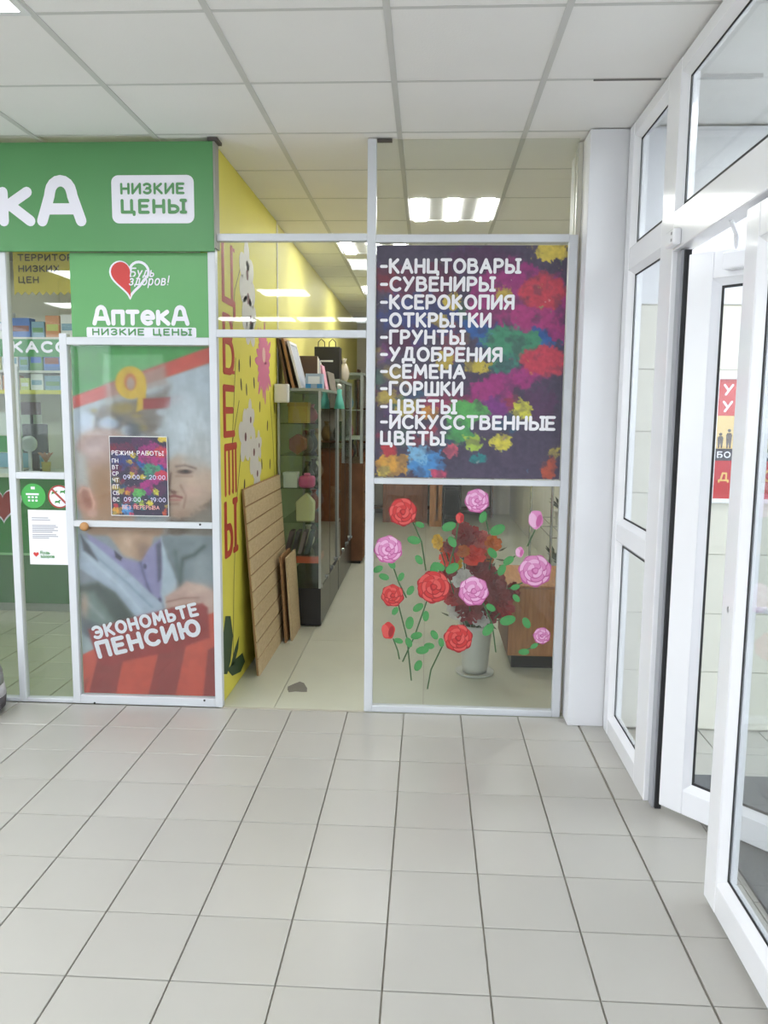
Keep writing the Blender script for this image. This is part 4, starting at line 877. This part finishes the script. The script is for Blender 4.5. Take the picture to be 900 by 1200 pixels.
for k, c_ in enumerate(((120, 92, 104), (96, 84, 96), (140, 116, 124), (84, 90, 100))):
    fb = lambda u, v, d=0, k=k: (-1.05+.05*k+.25*(v-.53)+u, 5.84+d, v)
    tag(obj('notebook', M().prism([(0, .532), (.028, .532), (.028, .70), (0, .70)], fb, 0, .13), mat('notebook%d' % k, c_, .6)), ('purple-grey', 'dark violet', 'dusty pink', 'slate')[k]+' notebook leaning on the low vitrine shelf', 'notebook', 'notebooks in the vitrine')
o = thing('orange_tray', (-.89, 5.88, .47), 'orange-red tray hanging below the low vitrine shelf', 'tray'); bx('base', (-1.0, -.79, 5.81, 6.1, .47, .475), mat('tray_orange', (222, 86, 44), .5), o); bx('rim', (-1.0, -.79, 5.805, 5.812, .47, .522), mat('tray_orange', (222, 86, 44), .5), o); bx('rim', (-.792, -.785, 5.812, 6.1, .47, .522), mat('tray_orange', (222, 86, 44), .5), o)
cols = [(70, 60, 56), (150, 60, 44), (210, 200, 180), (60, 90, 80), (170, 140, 90), (40, 40, 44), (190, 110, 120), (120, 150, 170)]
names = ['charcoal', 'brick red', 'ivory', 'sea green', 'ochre', 'black', 'rose', 'sky blue']
def vase(c, h, r, k, lab):
    t = thing('vase', c, lab, 'vase', 'vases in the vitrines'); mm = mat('vase%d' % k, cols[k], .3)
    obj('body', M().lathe([(r*.5, 0), (r*.9, h*.2), (r, h*.4), (r*.7, h*.65), (r*.35, h*.8)], c, 14), mm, t, smooth=True); obj('neck', M().lathe([(r*.36, h*.8), (r*.34, h*.88), (r*.55, h), (r*.45, h)], c, 14), mm, t, smooth=True)
for n_, (y, z, k) in enumerate(((6.2, .53, 2), (6.45, .53, 0), (6.7, .53, 3), (6.2, .78, 4), (6.5, .78, 1), (6.75, .78, 7), (6.2, 1.03, 5), (6.5, 1.03, 0), (6.75, 1.03, 2), (6.15, 1.27, 0), (6.4, 1.27, 5), (6.7, 1.27, 4), (6.4, 1.50, 6))):
    vase((-.92, y, z+.0005), .17 if z < 1.4 else .14, .05, k, '%s vase on the %s shelf of the near vitrine' % (names[k], {.53: 'lowest', .78: 'second', 1.03: 'middle', 1.27: 'fourth', 1.50: 'top'}[z]))
for n_, (y, z, k) in enumerate(((7.15, .6, 1), (7.5, .6, 4), (7.9, .6, 2), (7.15, .95, 5), (7.5, .95, 0), (7.9, .95, 3), (7.15, 1.3, 5), (7.4, 1.3, 0), (7.7, 1.3, 1), (7.95, 1.3, 6))):
    vase((-.92, y, z+.0005), .24, .06, k, '%s vase on the %s shelf of the farther vitrine' % (names[k], {.6: 'lowest', .95: 'second', 1.3: 'third'}[z]))
# things on top of the near vitrine
fb0 = lambda xb_, xt_, z0, h: (lambda u, v, d=0: (xb_+(xt_-xb_)*(v-z0)/h+d, u, v))
def frame_lean(y0, y1, z0, h, xb_, xt_, rim, pic, lab):
    t = thing('picture_frame', (xb_, (y0+y1)/2, z0), lab, 'picture frame', 'frames on the vitrine'); fn = fb0(xb_, xt_, z0, h)
    obj('picture', slab3(fn, y0+.02, y1-.02, z0+.02, z0+h-.02, -.014, -.006), mat('pic%s' % (pic,), pic, .4), t)
    for a in ((y0, y1, z0, z0+.022), (y0, y1, z0+h-.022, z0+h), (y0, y0+.022, z0+.022, z0+h-.022), (y1-.022, y1, z0+.022, z0+h-.022)): obj('moulding', slab3(fn, *a, -.018, 0), mat('rim%s' % (rim,), rim, .4), t)
frame_lean(5.79, 6.10, 1.75, .37, -1.0, -1.075, (90, 66, 46), (60, 54, 48), 'dark brown picture frame leaning on the wall atop the vitrine')
frame_lean(5.83, 6.14, 1.75, .36, -.965, -1.045, (176, 130, 84), (120, 92, 70), 'tan wooden picture frame leaning atop the vitrine')
frame_lean(5.87, 6.20, 1.75, .34, -.92, -1.01, (232, 232, 236), (200, 206, 216), 'white picture frame leaning atop the vitrine')
for k, (c_, n_) in enumerate((((92, 70, 52), 'brown'), ((220, 218, 210), 'white'), ((60, 120, 190), 'blue'), ((210, 206, 200), 'pale grey'), ((150, 60, 56), 'red'), ((70, 96, 150), 'navy'), ((120, 100, 80), 'taupe'), ((190, 180, 160), 'beige'))):
    y = 6.28+.062*k; h = .26-.012*k
    t = thing('album', (-.95, y+.02, 1.75), n_+' album standing in the row atop the vitrine', 'album', 'albums atop the vitrine')
    bx('cover', (-1.05, -.86, y, y+.045, 1.7505, 1.75+h), mat('album%d' % k, c_, .5), t, bev=.003); bx('pages', (-1.045, -.858, y+.006, y+.039, 1.755, 1.745+h), mat('pages', (228, 222, 206), .8), t)
o = thing('blue_white_box', (-.87, 5.98, 1.75), 'pale blue gift box with white label atop the vitrine', 'box')
bx('body', (-.90, -.775, 5.93, 6.03, 1.7505, 1.86), mat('box_paleblue', (170, 192, 214), .5), o, bev=.003); bx('label', (-.88, -.795, 5.927, 5.931, 1.785, 1.84), mat('label_white', (226, 232, 240), .5), o)
for k in range(2): bx('blue_corner', (-.899+.085*k, -.86+.085*k, 5.925, 5.9292, 1.752, 1.785), mat('corner_blue', (70, 150, 206), .5), o)
o = thing('pink_card', (-.80, 6.15, 1.75), 'pink folded card standing beside the blue box atop the vitrine', 'card')
obj('front', slab3(fb0(-.765, -.80, 1.75, .18), 6.06, 6.24, 1.7502, 1.93, -.004, 0), mat('card_pink', (232, 170, 190), .6), o); obj('back', slab3(fb0(-.79, -.805, 1.75, .18), 6.06, 6.24, 1.7502, 1.93, -.004, 0), mat('card_pink', (232, 170, 190), .6), o)
for k in range(3): tag(obj('grey_board', slab3(fb0(-.77-.02*k, -.80-.02*k, 1.75, .16), 6.42, 6.85, 1.7502, 1.90, -.006, 0), mat('board_grey%d' % k, ((130, 122, 112), (104, 92, 80), (150, 140, 128))[k], .6)), ('grey', 'dark brown', 'light grey')[k]+' board leaning at the front of the vitrine top', 'board', 'boards atop the vitrine')
o = thing('wall_box', (-1.075, 5.72, 1.6), 'white plastic box on the wall beside the vitrine', 'box'); bx('case', (-1.083, -.985, 5.66, 5.74, 1.645, 1.775), mat('box_white', (226, 226, 222), .6), o, bev=.006); bx('cover', (-1.075, -.993, 5.654, 5.661, 1.655, 1.765), mat('box_white2', (232, 232, 230), .4), o, bev=.003)
# black bag and figurines on the farther vitrine
zt = 1.8605
o = thing('black_gift_bag', (-.92, 7.4, zt), 'black paper gift bag with white print atop the farther vitrine', 'bag')
bx('body', (-1.03, -.80, 7.32, 7.50, zt, zt+.30), mat('bag_black', (30, 28, 30), .4), o, bev=.006)
bx('print', (-.975, -.86, 7.3165, 7.319, zt+.165, zt+.18), mat('print_white', (190, 190, 190), .5), o)
for dx in (-.97, -.87): obj('handle', M().tube([(dx-.03, 7.36, zt+.29), (dx-.028, 7.36, zt+.345), (dx, 7.36, zt+.37), (dx+.028, 7.36, zt+.345), (dx+.03, 7.36, zt+.29)], .004, 6), mat('cord_black', (40, 38, 40), .6), o)
vase((-.80, 7.72, zt), .22, .05, 2, 'ivory vase atop the farther vitrine beside the black bag')
vase((-.88, 7.95, zt), .33, .05, 5, 'black vase atop the farther vitrine behind the bag')
q = on(413, 462, 0, -.755); o = thing('turquoise_ornament', (-.755, q[1], q[2]-.06), 'turquoise doll-shaped ornament hanging on the vitrine front', 'ornament')
TQ = mat('turquoise', (112, 206, 190), .5); cc = (-.712, 6.5, 1.715)
obj('skirt', M().lathe([(.001, .16), (.020, .15), (.018, .12), (.030, .07), (.045, .0), (.040, .0)], (cc[0], cc[1], cc[2]-.11), 14), TQ, o, smooth=True); obj('head', M().blob((cc[0], cc[1], cc[2]+.07), .020), mat('ornament_white', (230, 232, 228), .4), o, smooth=True); obj('cord', M().tube([(cc[0], cc[1], cc[2]+.085), (cc[0]-.02, cc[1], 1.77)], .003, 6), TQ, o)
# wooden cabinet past the vitrines
wc = thing('wooden_cabinet', (-.83, 8.75, 0), 'brown wooden cabinet with glazed top behind the vitrines', 'cabinet')
bx('body', (-1.085, -.66, 8.25, 9.5, .03, 1.05), WB, wc); bx('plinth', (-1.085, -.68, 8.26, 9.49, 0, .03), BLK, wc)
for y in (8.27, 8.69, 9.10):
    d_ = bx('door', (-.66, -.645, y, y+.385, .06, 1.03), WLt if 0 else wood('cabinet_door', (140, 102, 74), (112, 78, 54), (1, 1, 6)), wc, bev=.004)
    for z in (.45, .75): obj('knob', M().blob((-.635, y+.05, z), .016), CHR, d_, smooth=True)
for x, y in ((-1.07, 8.27), (-.675, 8.27), (-1.07, 9.48), (-.675, 9.48)): bx('post', (x-.014, x+.014, y-.014, y+.014, 1.05, 1.95), ALV, wc)
bx('top_board', (-1.085, -.66, 8.25, 9.5, 1.95, 1.975), mat('vitrine_top', (150, 160, 152), .3), wc); bx('front_glass', (-.665, -.661, 8.29, 9.46, 1.052, 1.948), GLC, wc); bx('near_glass', (-1.055, -.69, 8.258, 8.262, 1.052, 1.948), GLC, wc)
for z in (1.3, 1.6): bx('shelf', (-1.055, -.69, 8.29, 9.46, z-.008, z), mat('shelf_white', (220, 220, 214), .4), wc)
for n_, (y, z, k) in enumerate(((8.45, 1.06, 3), (8.8, 1.06, 1), (9.15, 1.06, 0), (8.45, 1.3, 2), (8.8, 1.3, 6), (8.45, 1.6, 4), (8.8, 1.6, 7))): vase((-.86, y, z+.0005), .2, .055, k, '%s vase in the glazed top of the wooden cabinet, %s shelf' % (names[k], {1.06: 'lower', 1.3: 'middle', 1.6: 'upper'}[z]))
# counters at the rear
for k, (a, b, lab) in enumerate(((-.62, .02, 'brown wooden counter at the back of the flower shop, left part'), (.05, .22, 'light brown narrow counter end at the back of the shop'))):
    t = thing('rear_counter', ((a+b)/2, 11.6, 0), lab, 'counter', 'rear counters'); mm = (wood('counter_front', (150, 92, 54), (118, 66, 36), (8, 1, 1)), WLt)[k]
    bx('body', (a, b, 11.4-.35*k, 11.9, 0, 1.0), mm, t); bx('top', (a-.01, b+.01, 11.38-.35*k, 11.9, 1.0, 1.03), WB, t)
    for x in np.linspace(a+.05, b-.05, 3)[:2]: bx('panel', (x, x+(b-a)*.4, 11.392-.35*k, 11.4-.35*k, .08, .95), mm, t, bev=.004)
o = thing('black_rack', (.36, 11.2, 0), 'black display rack beside the rear counter', 'rack')
for x in (.25, .47): bx('side', (x-.01, x+.01, 11.0, 11.4, 0, 1.5), GASK, o)
for z in (.1, .5, .9, 1.3): bx('shelf', (.26, .46, 11.0, 11.4, z, z+.02), GASK, o)
bx('back', (.26, .46, 11.39, 11.4, 0, 1.5), GASK, o)
# tall rear shelves
t = thing('rear_shelving', (.1, 12.3, 0), 'tall wooden shelving against the rear wall of the shop', 'shelving')
for x in (-1.05, -.4, .3, 1.0): bx('upright', (x-.012, x+.012, 12.15, 12.48, 0, 2.2), WB, t)
for z in (.1, .6, 1.1, 1.6, 2.1): bx('shelf', (-1.05, 1.0, 12.16, 12.47, z, z+.022), WB, t)
for n_, x in enumerate((-.9, -.65, -.2, .0, .55, .8)): vase((x, 12.3, 1.1225), .3, .09, (0, 1, 3, 4, 6, 2)[n_], '%s vase on the rear shelving' % names[(0, 1, 3, 4, 6, 2)[n_]])
# ---- bouquet of artificial flowers in its pot
bq = thing('potted_bouquet', (.315, 4.80, 0), 'artificial red and orange flowers in a pale grey pot behind the glass', 'potted flowers')
PC = (.315, 4.80, 0.0)
obj('saucer', M().lathe([(.10, 0), (.115, .004), (.12, .018), (.112, .018), (.10, .010)], PC, 24), mat('pot_grey', (196, 198, 192), .4), bq, smooth=True)
obj('pot', M().lathe([(.072, .012), (.080, .05), (.098, .27), (.106, .285), (.106, .312), (.096, .312), (.092, .28)], PC, 24), mat('pot_grey', (196, 198, 192), .4), bq, smooth=True)
obj('soil', M().lathe([(.0, .27), (.09, .272), (.085, .275), (0, .279)], PC, 16), mat('soil', (60, 46, 38), .9), bq)
FLC = {'yellow': (222, 178, 50), 'orange': (214, 112, 44), 'burgundy': (140, 40, 48), 'crimson': (178, 46, 52), 'red': (234, 66, 50), 'rose': (206, 96, 90), 'pale': (204, 200, 196)}
def flower(c, r, hue, nrm):
    nrm = np.array(nrm)/np.linalg.norm(nrm); a = np.cross(nrm, [0, 0, 1.0]); a /= np.linalg.norm(a); b = np.cross(nrm, a); m = M(); c = np.array(c)
    for ringi, (k, L, lift) in enumerate(((7, 1.0, .15), (6, .72, .5), (4, .45, .9))):
        for i in range(k):
            t = 2*math.pi*i/k+ringi*.6+random.uniform(-.15, .15); e = math.cos(t)*a+math.sin(t)*b; s_ = np.cross(nrm, e); w_ = r*L*.42
            p0 = c; p1 = c+e*r*L*.5+s_*w_*1.1+nrm*r*lift*.3; p2 = c+e*r*L+s_*w_*.6+nrm*r*lift*.5; p3 = c+e*r*L-s_*w_*.6+nrm*r*lift*.5; p5 = c+e*r*L*.5-s_*w_*1.1+nrm*r*lift*.3; p4 = c+e*r*L*.6+nrm*r*lift*.14
            m.add([p0, p1, p2, p3, p5, p4], [(0, 1, 5), (1, 2, 5), (2, 3, 5), (3, 4, 5), (4, 0, 5)])
    o = obj('blossom', m, mat('petal_'+hue, FLC[hue], .6, 0, .1, 20), bq); obj('stalk', M().tube([(PC[0]+(c[0]-PC[0])*.25, PC[1]+(c[1]-PC[1])*.25, .27), (PC[0]+(c[0]-PC[0])*.7, PC[1]+(c[1]-PC[1])*.7, .27+(c[2]-.27)*.6), tuple(c)], .004, 5), mat('stalk_green', (70, 92, 56), .6), o)
FL = [(513, 635, 'yellow', .035), (521, 641, 'orange', .03), (543, 625, 'burgundy', .055), (554, 629, 'crimson', .05), (564, 634, 'rose', .05), (527, 653, 'red', .05), (555, 650, 'red', .06), (542, 646, 'orange', .035), (569, 654, 'orange', .04), (561, 668, 'burgundy', .06), (543, 679, 'pale', .05), (537, 713, 'pale', .055), (563, 723, 'pale', .05), (584, 700, 'burgundy', .06), (592, 711, 'crimson', .055), (550, 715, 'burgundy', .065), (533, 697, 'crimson', .06), (578, 637, 'orange', .04), (580, 683, 'burgundy', .06), (529, 640, 'burgundy', .04), (570, 672, 'crimson', .05), (575, 717, 'burgundy', .055), (527, 668, 'burgundy', .05), (548, 697, 'burgundy', .06), (565, 700, 'crimson', .05), (601, 693, 'burgundy', .045), (535, 660, 'yellow', .03)]
for x, y, hue, r in FL:
    Yf = 4.70+random.uniform(-.05, .06); p_ = on(x, y, 1, Yf); flower(p_, r*1.3, hue, (p_[0]-.3+random.uniform(-.1, .1), -.35, .12+random.uniform(-.1, .25)))
LFm = mat('foliage_green', (76, 84, 62), .6, 0, .15, 20)
for k in range(60):
    a = random.uniform(0, 6.28); rr = random.uniform(.04, .15); z = random.uniform(.33, .80); c = np.array([PC[0]+rr*math.cos(a), PC[1]+rr*.6*math.sin(a), z]); e = np.array([math.cos(a), .6*math.sin(a), random.uniform(-.2, .6)]); e /= np.linalg.norm(e); s_ = np.cross(e, [0, 0, 1]); L = random.uniform(.06, .10)
    obj('leaf', M().add([c, c+e*L*.5+s_*L*.22, c+e*L, c+e*L*.5-s_*L*.22, c+e*L*.5+np.array([0, 0, -.008])], [(0, 1, 4), (1, 2, 4), (2, 3, 4), (3, 0, 4)]), LFm, bq)
# wooden box cabinet right of the bouquet
t = thing('low_wooden_cabinet', (.74, 5.15, 0), 'low orange-brown wooden cabinet on a dark plinth behind the glass', 'cabinet')
bx('body', (.52, .98, 4.90, 5.55, .085, .52), WB, t); bx('front_panel', (.523, .977, 4.888, 4.90, .088, .517), WLt, t, bev=.003); bx('plinth', (.55, .95, 4.93, 5.52, 0, .085), BLK, t); bx('top', (.515, .985, 4.885, 5.555, .52, .535), WLt, t, bev=.003)
# chrome rack with greenery along the right wall
t = thing('wire_rack', (1.1, 6.4, 0), 'chrome wire rack with greenery at the right side of the shop', 'rack')
for x, y in ((.90, 5.75), (1.27, 5.75), (.90, 6.9), (1.27, 6.9)): obj('post', M().tube([(x, y, 0), (x, y, 1.75)], .010, 8), CHR, t)
for z in (.25, .7, 1.15, 1.6):
    m = M()
    for x in (.90, 1.0, 1.09, 1.18, 1.27): m.tube([(x, 5.75, z), (x, 6.9, z)], .004, 5)
    for y in (5.75, 6.33, 6.9): m.tube([(.90, y, z), (1.27, y, z)], .004, 5)
    obj('wire_shelf', m, CHR, t)
for k, (x, y, z) in enumerate(((1.08, 5.95, .255), (1.08, 6.35, .255), (1.08, 6.7, .255), (1.08, 5.95, .705), (1.08, 6.4, .705), (1.08, 6.0, 1.155), (1.08, 6.5, 1.155))):
    t = thing('potted_plant', (x, y, z), 'leafy green plant in white pot on the wire rack, %s shelf, %s' % (('low', 'low', 'low', 'middle', 'middle', 'high', 'high')[k], ('nearest', 'second', 'farthest', 'near', 'far', 'near', 'far')[k]), 'potted plant', 'plants on the wire rack')
    obj('pot', M().lathe([(.045, 0), (.06, .10), (.066, .105), (.066, .12), (.055, .12)], (x, y, z), 14), mat('pot_white', (214, 212, 204), .4), t, smooth=True)
    for j in range(14):
        a = random.uniform(0, 6.28); L = random.uniform(.10, .20); e = np.array([math.cos(a)*.7, math.sin(a)*.7, random.uniform(.5, 1.2)]); e /= np.linalg.norm(e); s_ = np.cross(e, [0, 0, 1]); c = np.array([x, y, z+.11])
        obj('leaf', M().add([c, c+e*L*.5+s_*L*.16, c+e*L+np.array([0, 0, -.03]), c+e*L*.5-s_*L*.16], [(0, 1, 2), (0, 2, 3)]), LFm, t)

# ================================================================== PHARMACY INTERIOR
YC = 6.0
ct = thing('pharmacy_counter', (-2.9, YC, 0), 'green pharmacy counter behind the cash bay glass', 'counter')
GD = mat('counter_green', (52, 134, 64), .4, 0, .02); GD2 = mat('counter_green_low', (62, 112, 64), .45, 0, .02)
bx('kick_board', (-5.5, -1.3, YC+.03, YC+.5, 0, .07), mat('kick_grey', (150, 160, 146), .5), ct); bx('lower_panel', (-5.5, -1.3, YC, YC+.5, .07, .45), GD2, ct); bx('light_strip', (-5.5, -1.3, YC-.004, YC+.5, .45, .468), mat('strip_pale_green', (130, 190, 132), .4), ct)
bx('upper_panel', (-5.5, -1.3, YC, YC+.5, .468, 1.06), GD, ct); bx('top', (-5.5, -1.3, YC-.03, YC+.55, 1.06, 1.09), mat('counter_top', (214, 222, 206), .3), ct)
hh = heart(*px(4, 590, YC), .16); ho = obj('heart_mark', M().poly(hh, fac(YC), .004), WHITEV, ct); obj('heart_fill', M().poly(heart(*px(4, 590, YC), .14), fac(YC), .006), mat('heart_red', (150, 44, 40), .5), ho)
scr = thing('cash_screen', (-2.95, YC+.02, 1.09), 'clear glass screen standing on the pharmacy counter', 'screen')
for x in (px(21, 500, YC)[0], -2.62): bx('upright', (x-.012, x+.012, YC+.0, YC+.03, 1.09, 1.90), ALU, scr)
bx('glass_pane', (px(21, 500, YC)[0]+.012, -2.632, YC+.012, YC+.018, 1.09, 1.90), GLC, scr); bx('sill', (px(21, 500, YC)[0]+.012, -2.632, YC, YC+.03, 1.09, 1.105), ALU, scr)
ka = px(10, 418, YC); kb = px(95, 398, YC)
ks = thing('cash_desk_sign', ((ka[0]+kb[0])/2, YC-.02, ka[1]), 'green cash desk sign with white letters above the counter', 'sign')
bx('board', (-3.6, -2.3, YC-.02, YC+.02, ka[1], kb[1]), GD, ks); u0 = px(16, 417, YC)[0]
obj('lettering', font_text('КАССА', fac(YC-.021), u0, ka[1]+.028, px(99, 417, YC)[0]-u0, .088, .02), WHITEV, ks)
# shelving behind the counter
shv = thing('medicine_shelving', (-3.0, 7.2, 0), 'white medicine shelving behind the pharmacy counter', 'shelving')
YM = 6.75
bx('back_board', (-5.0, -1.4, 7.05, 7.1, .1, 2.7), mat('shelf_back', (226, 226, 204), .5), shv); zsh = [px(40, y, YM)[1] for y in (395, 434, 457)]
for z in zsh: bx('shelf', (-5.0, -1.4, YM, 7.05, z-.02, z), mat('shelf_white', (220, 220, 214), .4), shv)
bx('price_strip', (-3.9, -2.9, YM-.006, YM, zsh[2]-.035, zsh[2]), mat('strip_yellow', (226, 220, 70), .5), shv)
bx('divider', (-3.075, -3.06, 7.02, 7.05, 1.2, zsh[2]-.04), mat('shelf_white', (220, 220, 214), .4), shv)
pal = [((230, 232, 230), 'white'), ((90, 130, 200), 'blue'), ((214, 150, 100), 'orange'), ((130, 170, 190), 'teal'), ((150, 100, 90), 'brown'), ((200, 210, 120), 'lime'), ((110, 160, 110), 'green'), ((210, 206, 196), 'cream')]
def medbox(x, z, w_, h, k, lab):
    t = thing('medicine_box', (x+w_/2, YM+.06, z), lab, 'box', 'medicine boxes'); bx('carton', (x, x+w_, YM+.02, YM+.12, z, z+h), mat('carton%d' % k, pal[k][0], .5), t, bev=.003); k2 = (k+3) % 8; bx('label_band', (x+.01, x+w_-.01, YM+.018, YM+.0202, z+h*.3, z+h*.6), mat('carton%d' % k2, pal[k2][0], .5), t)
pos = 'first second third fourth fifth sixth seventh eighth ninth tenth eleventh twelfth'.split(); x = -3.80
for j, (k, w_, h) in enumerate(((4, .13, .17), (0, .11, .21), (1, .16, .16), (3, .11, .13), (2, .12, .18), (0, .14, .19), (7, .12, .14), (1, .1, .12))): medbox(x, zsh[0]+.0005, w_, h, k, '%s box on the top medicine shelf, %s from the left' % (pal[k][1], pos[j])); x += w_+.012
for r_, zz in ((1, 'middle'), (2, 'low')):
    x = -3.85
    for j in range(10):
        k = (j*3+r_*2) % 8; w_ = .08+.03*((j*7) % 3); h = .10+.02*((j*5) % 3) if r_ == 2 else .15+.03*((j*5) % 3)
        medbox(x, zsh[r_]+.0005, w_, h, k, '%s box on the %s medicine shelf, %s from the left' % (pal[k][1], zz, pos[j])); x += w_+.012
yp0 = px(17, 346, 6.6); yp1 = px(82, 297, 6.6)
yp = thing('yellow_price_banner', ((yp0[0]+yp1[0])/2, 6.6, yp0[1]), 'yellow banner with dark lettering hanging behind the pharmacy glass', 'banner')
zz_ = [(yp0[0]+(yp1[0]-yp0[0])*k/16, yp0[1]+(.03 if k % 2 else 0)) for k in range(17)]
obj('sheet', M().prism(zz_+[(yp1[0], yp1[1]+.12), (yp0[0], yp1[1]+.12)], fac(6.6), -.004, 0), mat('banner_yellow', (206, 190, 74), .6), yp)
DKT = mat('banner_ink', (66, 60, 36), .6); fy = fac(6.595)
for s_, yb, x0_, x1_ in (('ТЕРРИТОРИЯ', 306, 21, 102), ('НИЗКИХ', 319, 22, 70), ('ЦЕН', 332, 22, 46)): q0 = px(x0_, yb, 6.6); obj('lettering', font_text(s_, fy, q0[0], q0[1], px(x1_, yb, 6.6)[0]-q0[0], .055, .012), DKT, yp)
# till things on the counter
zc = 1.0905; YT = 6.25
def tp(x, y): return px(x, y, YT)
t = thing('till_monitor', (tp(40, 530)[0], YT, zc), 'dark grey till monitor on the pharmacy counter', 'monitor'); a, b = tp(27, 531), tp(54, 497)
bx('screen', (a[0], b[0], YT, YT+.03, a[1], b[1]), mat('monitor_grey', (62, 66, 66), .4), t, bev=.005); bx('stand', ((a[0]+b[0])/2-.02, (a[0]+b[0])/2+.02, YT+.01, YT+.03, zc, a[1]), GASK, t); bx('foot', ((a[0]+b[0])/2-.08, (a[0]+b[0])/2+.08, YT-.04, YT+.08, zc, zc+.012), GASK, t)
t = thing('customer_display', (tp(28, 480)[0], YT+.2, zc), 'dark red customer display on a pole at the till', 'display'); a, b = tp(17, 486), tp(39, 471)
bx('display', (a[0], b[0], YT+.10, YT+.13, a[1], b[1]), mat('display_maroon', (70, 34, 34), .35), t, bev=.004); bx('pole', ((a[0]+b[0])/2-.01, (a[0]+b[0])/2+.01, YT+.11, YT+.125, zc, a[1]), GASK, t)
c = px(35, 520, YC+.1); t = thing('desk_fan', (c[0], YC+.1, zc), 'small round white desk fan on the pharmacy counter', 'fan')
r0 = M(); 
for rr in (.022, .04, .058): r0.tube([(c[0]+rr*math.cos(a), YC+.07, c[1]+rr*math.sin(a)) for a in np.linspace(0, 2*math.pi, 20)], .003, 5, caps=False)
obj('grille', r0, ALU, t); bk_ = M().lathe([(0, 0), (.060, 0), (.062, .02), (.03, .04), (0, .045)], (0, 0, 0), 24); bk_.v = [(c[0]+a, YC+.078+e, c[1]+b) for a, b, e in bk_.v]; obj('housing', bk_, mat('fan_white', (220, 226, 220), .4), t, smooth=True)
bx('stem', (c[0]-.01, c[0]+.01, YC+.085, YC+.105, zc+.01, c[1]-.05), ALU, t); bx('foot', (c[0]-.05, c[0]+.05, YC+.05, YC+.14, zc, zc+.01), ALU, t)
cl = tp(57, 530); t = thing('flower_cup', (cl[0], YC+.2, zc), 'yellow cup with an orange flower on the pharmacy counter', 'cup'); obj('cup', M().lathe([(.03, 0), (.036, .07), (.038, .075), (.03, .072)], (cl[0], YC+.2, zc), 14), mat('cup_yellow', (206, 186, 90), .5), t, smooth=True)
m = M()
for k in range(9): a = 2*math.pi*k/9; m.tube([(cl[0], YC+.2, zc+.07), (cl[0]+.03*math.cos(a), YC+.2+.03*math.sin(a), zc+.13), (cl[0]+.06*math.cos(a), YC+.2+.05*math.sin(a), zc+.15)], [.003, .012, .002], 5)
obj('blooms', m, mat('bloom_orange', (186, 130, 90), .6), t)
# wall posters far left inside (sliver beside the left post)
lb = thing('light_panel_poster', (-3.75, 6.5, 1.1), 'pale blue poster stand at the left inside the pharmacy', 'poster stand')
for k, (z0, z1, c_) in enumerate(((1.10, 1.22, (120, 170, 190)), (1.225, 1.36, (60, 150, 76)), (1.365, 1.55, (200, 214, 200)))): bx('panel', (-3.75, -3.16, 6.45, 6.47, z0, z1), mat('pp%d' % k, c_, .5), lb)
# pale sack at the left edge of the view
bq0 = on(6, 843, 2, 0); sx_ = bq0[0]-.205; sk = thing('striped_sack', (sx_, bq0[1]+.05, 0), 'grey and white striped sack on the floor at the left edge', 'sack')
prof = [(.13, 0), (.165, .04), (.17, .10), (.16, .16), (.155, .22), (.13, .29), (.06, .33), (.075, .36)]
for k, c_ in enumerate(((86, 80, 84), (92, 88, 92), (196, 192, 196), (140, 138, 138), (150, 146, 146), (206, 204, 204), (196, 196, 200))):
    obj('cloth_band', M().lathe([prof[k], prof[k+1]], (sx_, bq0[1]+.05, .001), 22), mat('sack%d' % k, c_, .8, 0, .1, 30, .4, 60), sk, smooth=True)

# ================================================================== VESTIBULE POSTER
VX0, VX1 = 1.372, 1.74; YV = 3.985
vp_ = thing('framed_red_poster', ((VX0+VX1)/2, YV, 1.165), 'red and yellow poster in a white frame on the vestibule wall', 'poster'); fv = fac(YV-.006)
for b in ((VX0, VX1, 1.165, 1.187), (VX0, VX1, 1.762, 1.785), (VX0, VX0+.022, 1.187, 1.762), (VX1-.022, VX1, 1.187, 1.762)): bx('frame_bar', (b[0], b[1], YV-.018, YV+.004, b[2], b[3]), PVC, vp_, bev=.003)
def vsheet(nm, z0, z1, c_): bx(nm, (VX0+.022, VX1-.022, YV-.005, YV+.002, z0, z1), mat('vs'+nm+str(z0), c_, .4), vp_)
vsheet('red_field', 1.588, 1.762, (206, 56, 56)); vsheet('sand_field', 1.43, 1.588, (226, 196, 130)); vsheet('dark_band', 1.372, 1.43, (60, 54, 66)); vsheet('red_field', 1.187, 1.372, (196, 34, 48))
vx = VX0+.045
obj('lettering', font_text('Ус', fv, vx, 1.685, .10, .055, .014), WHITEV, vp_); obj('lettering', font_text('Ус', fv, vx, 1.605, .10, .055, .014), WHITEV, vp_); obj('lettering', font_text('БОЛ', fv, vx-.012, 1.385, .10, .032, .012), WHITEV, vp_); obj('lettering', font_text('ДО', fv, vx, 1.27, .11, .045, .014), mat('gold_letters', (236, 190, 110), .5), vp_)
obj('lettering', font_text('О', fv, VX1-.10, 1.385, .03, .032, .012), WHITEV, vp_); obj('lettering', font_text('О', fv, VX1-.11, 1.27, .05, .06, .014), mat('gold_letters', (236, 190, 110), .5), vp_)
for k in range(7):
    x = VX0+.045+.04*k; h = .075+.02*(k % 3); m = M(); m.poly([(x-.010, 1.432), (x-.004, 1.432), (x, 1.46), (x+.004, 1.432), (x+.010, 1.432), (x+.014, 1.43+h*.7), (x+.008, 1.43+h*.8), (x-.008, 1.43+h*.8), (x-.014, 1.43+h*.7)], fv); disc(x, 1.43+h*.92, .008, fv, 0, 10, m); obj('silhouette', m, mat('silhouette', (84, 66, 62), .6), vp_)
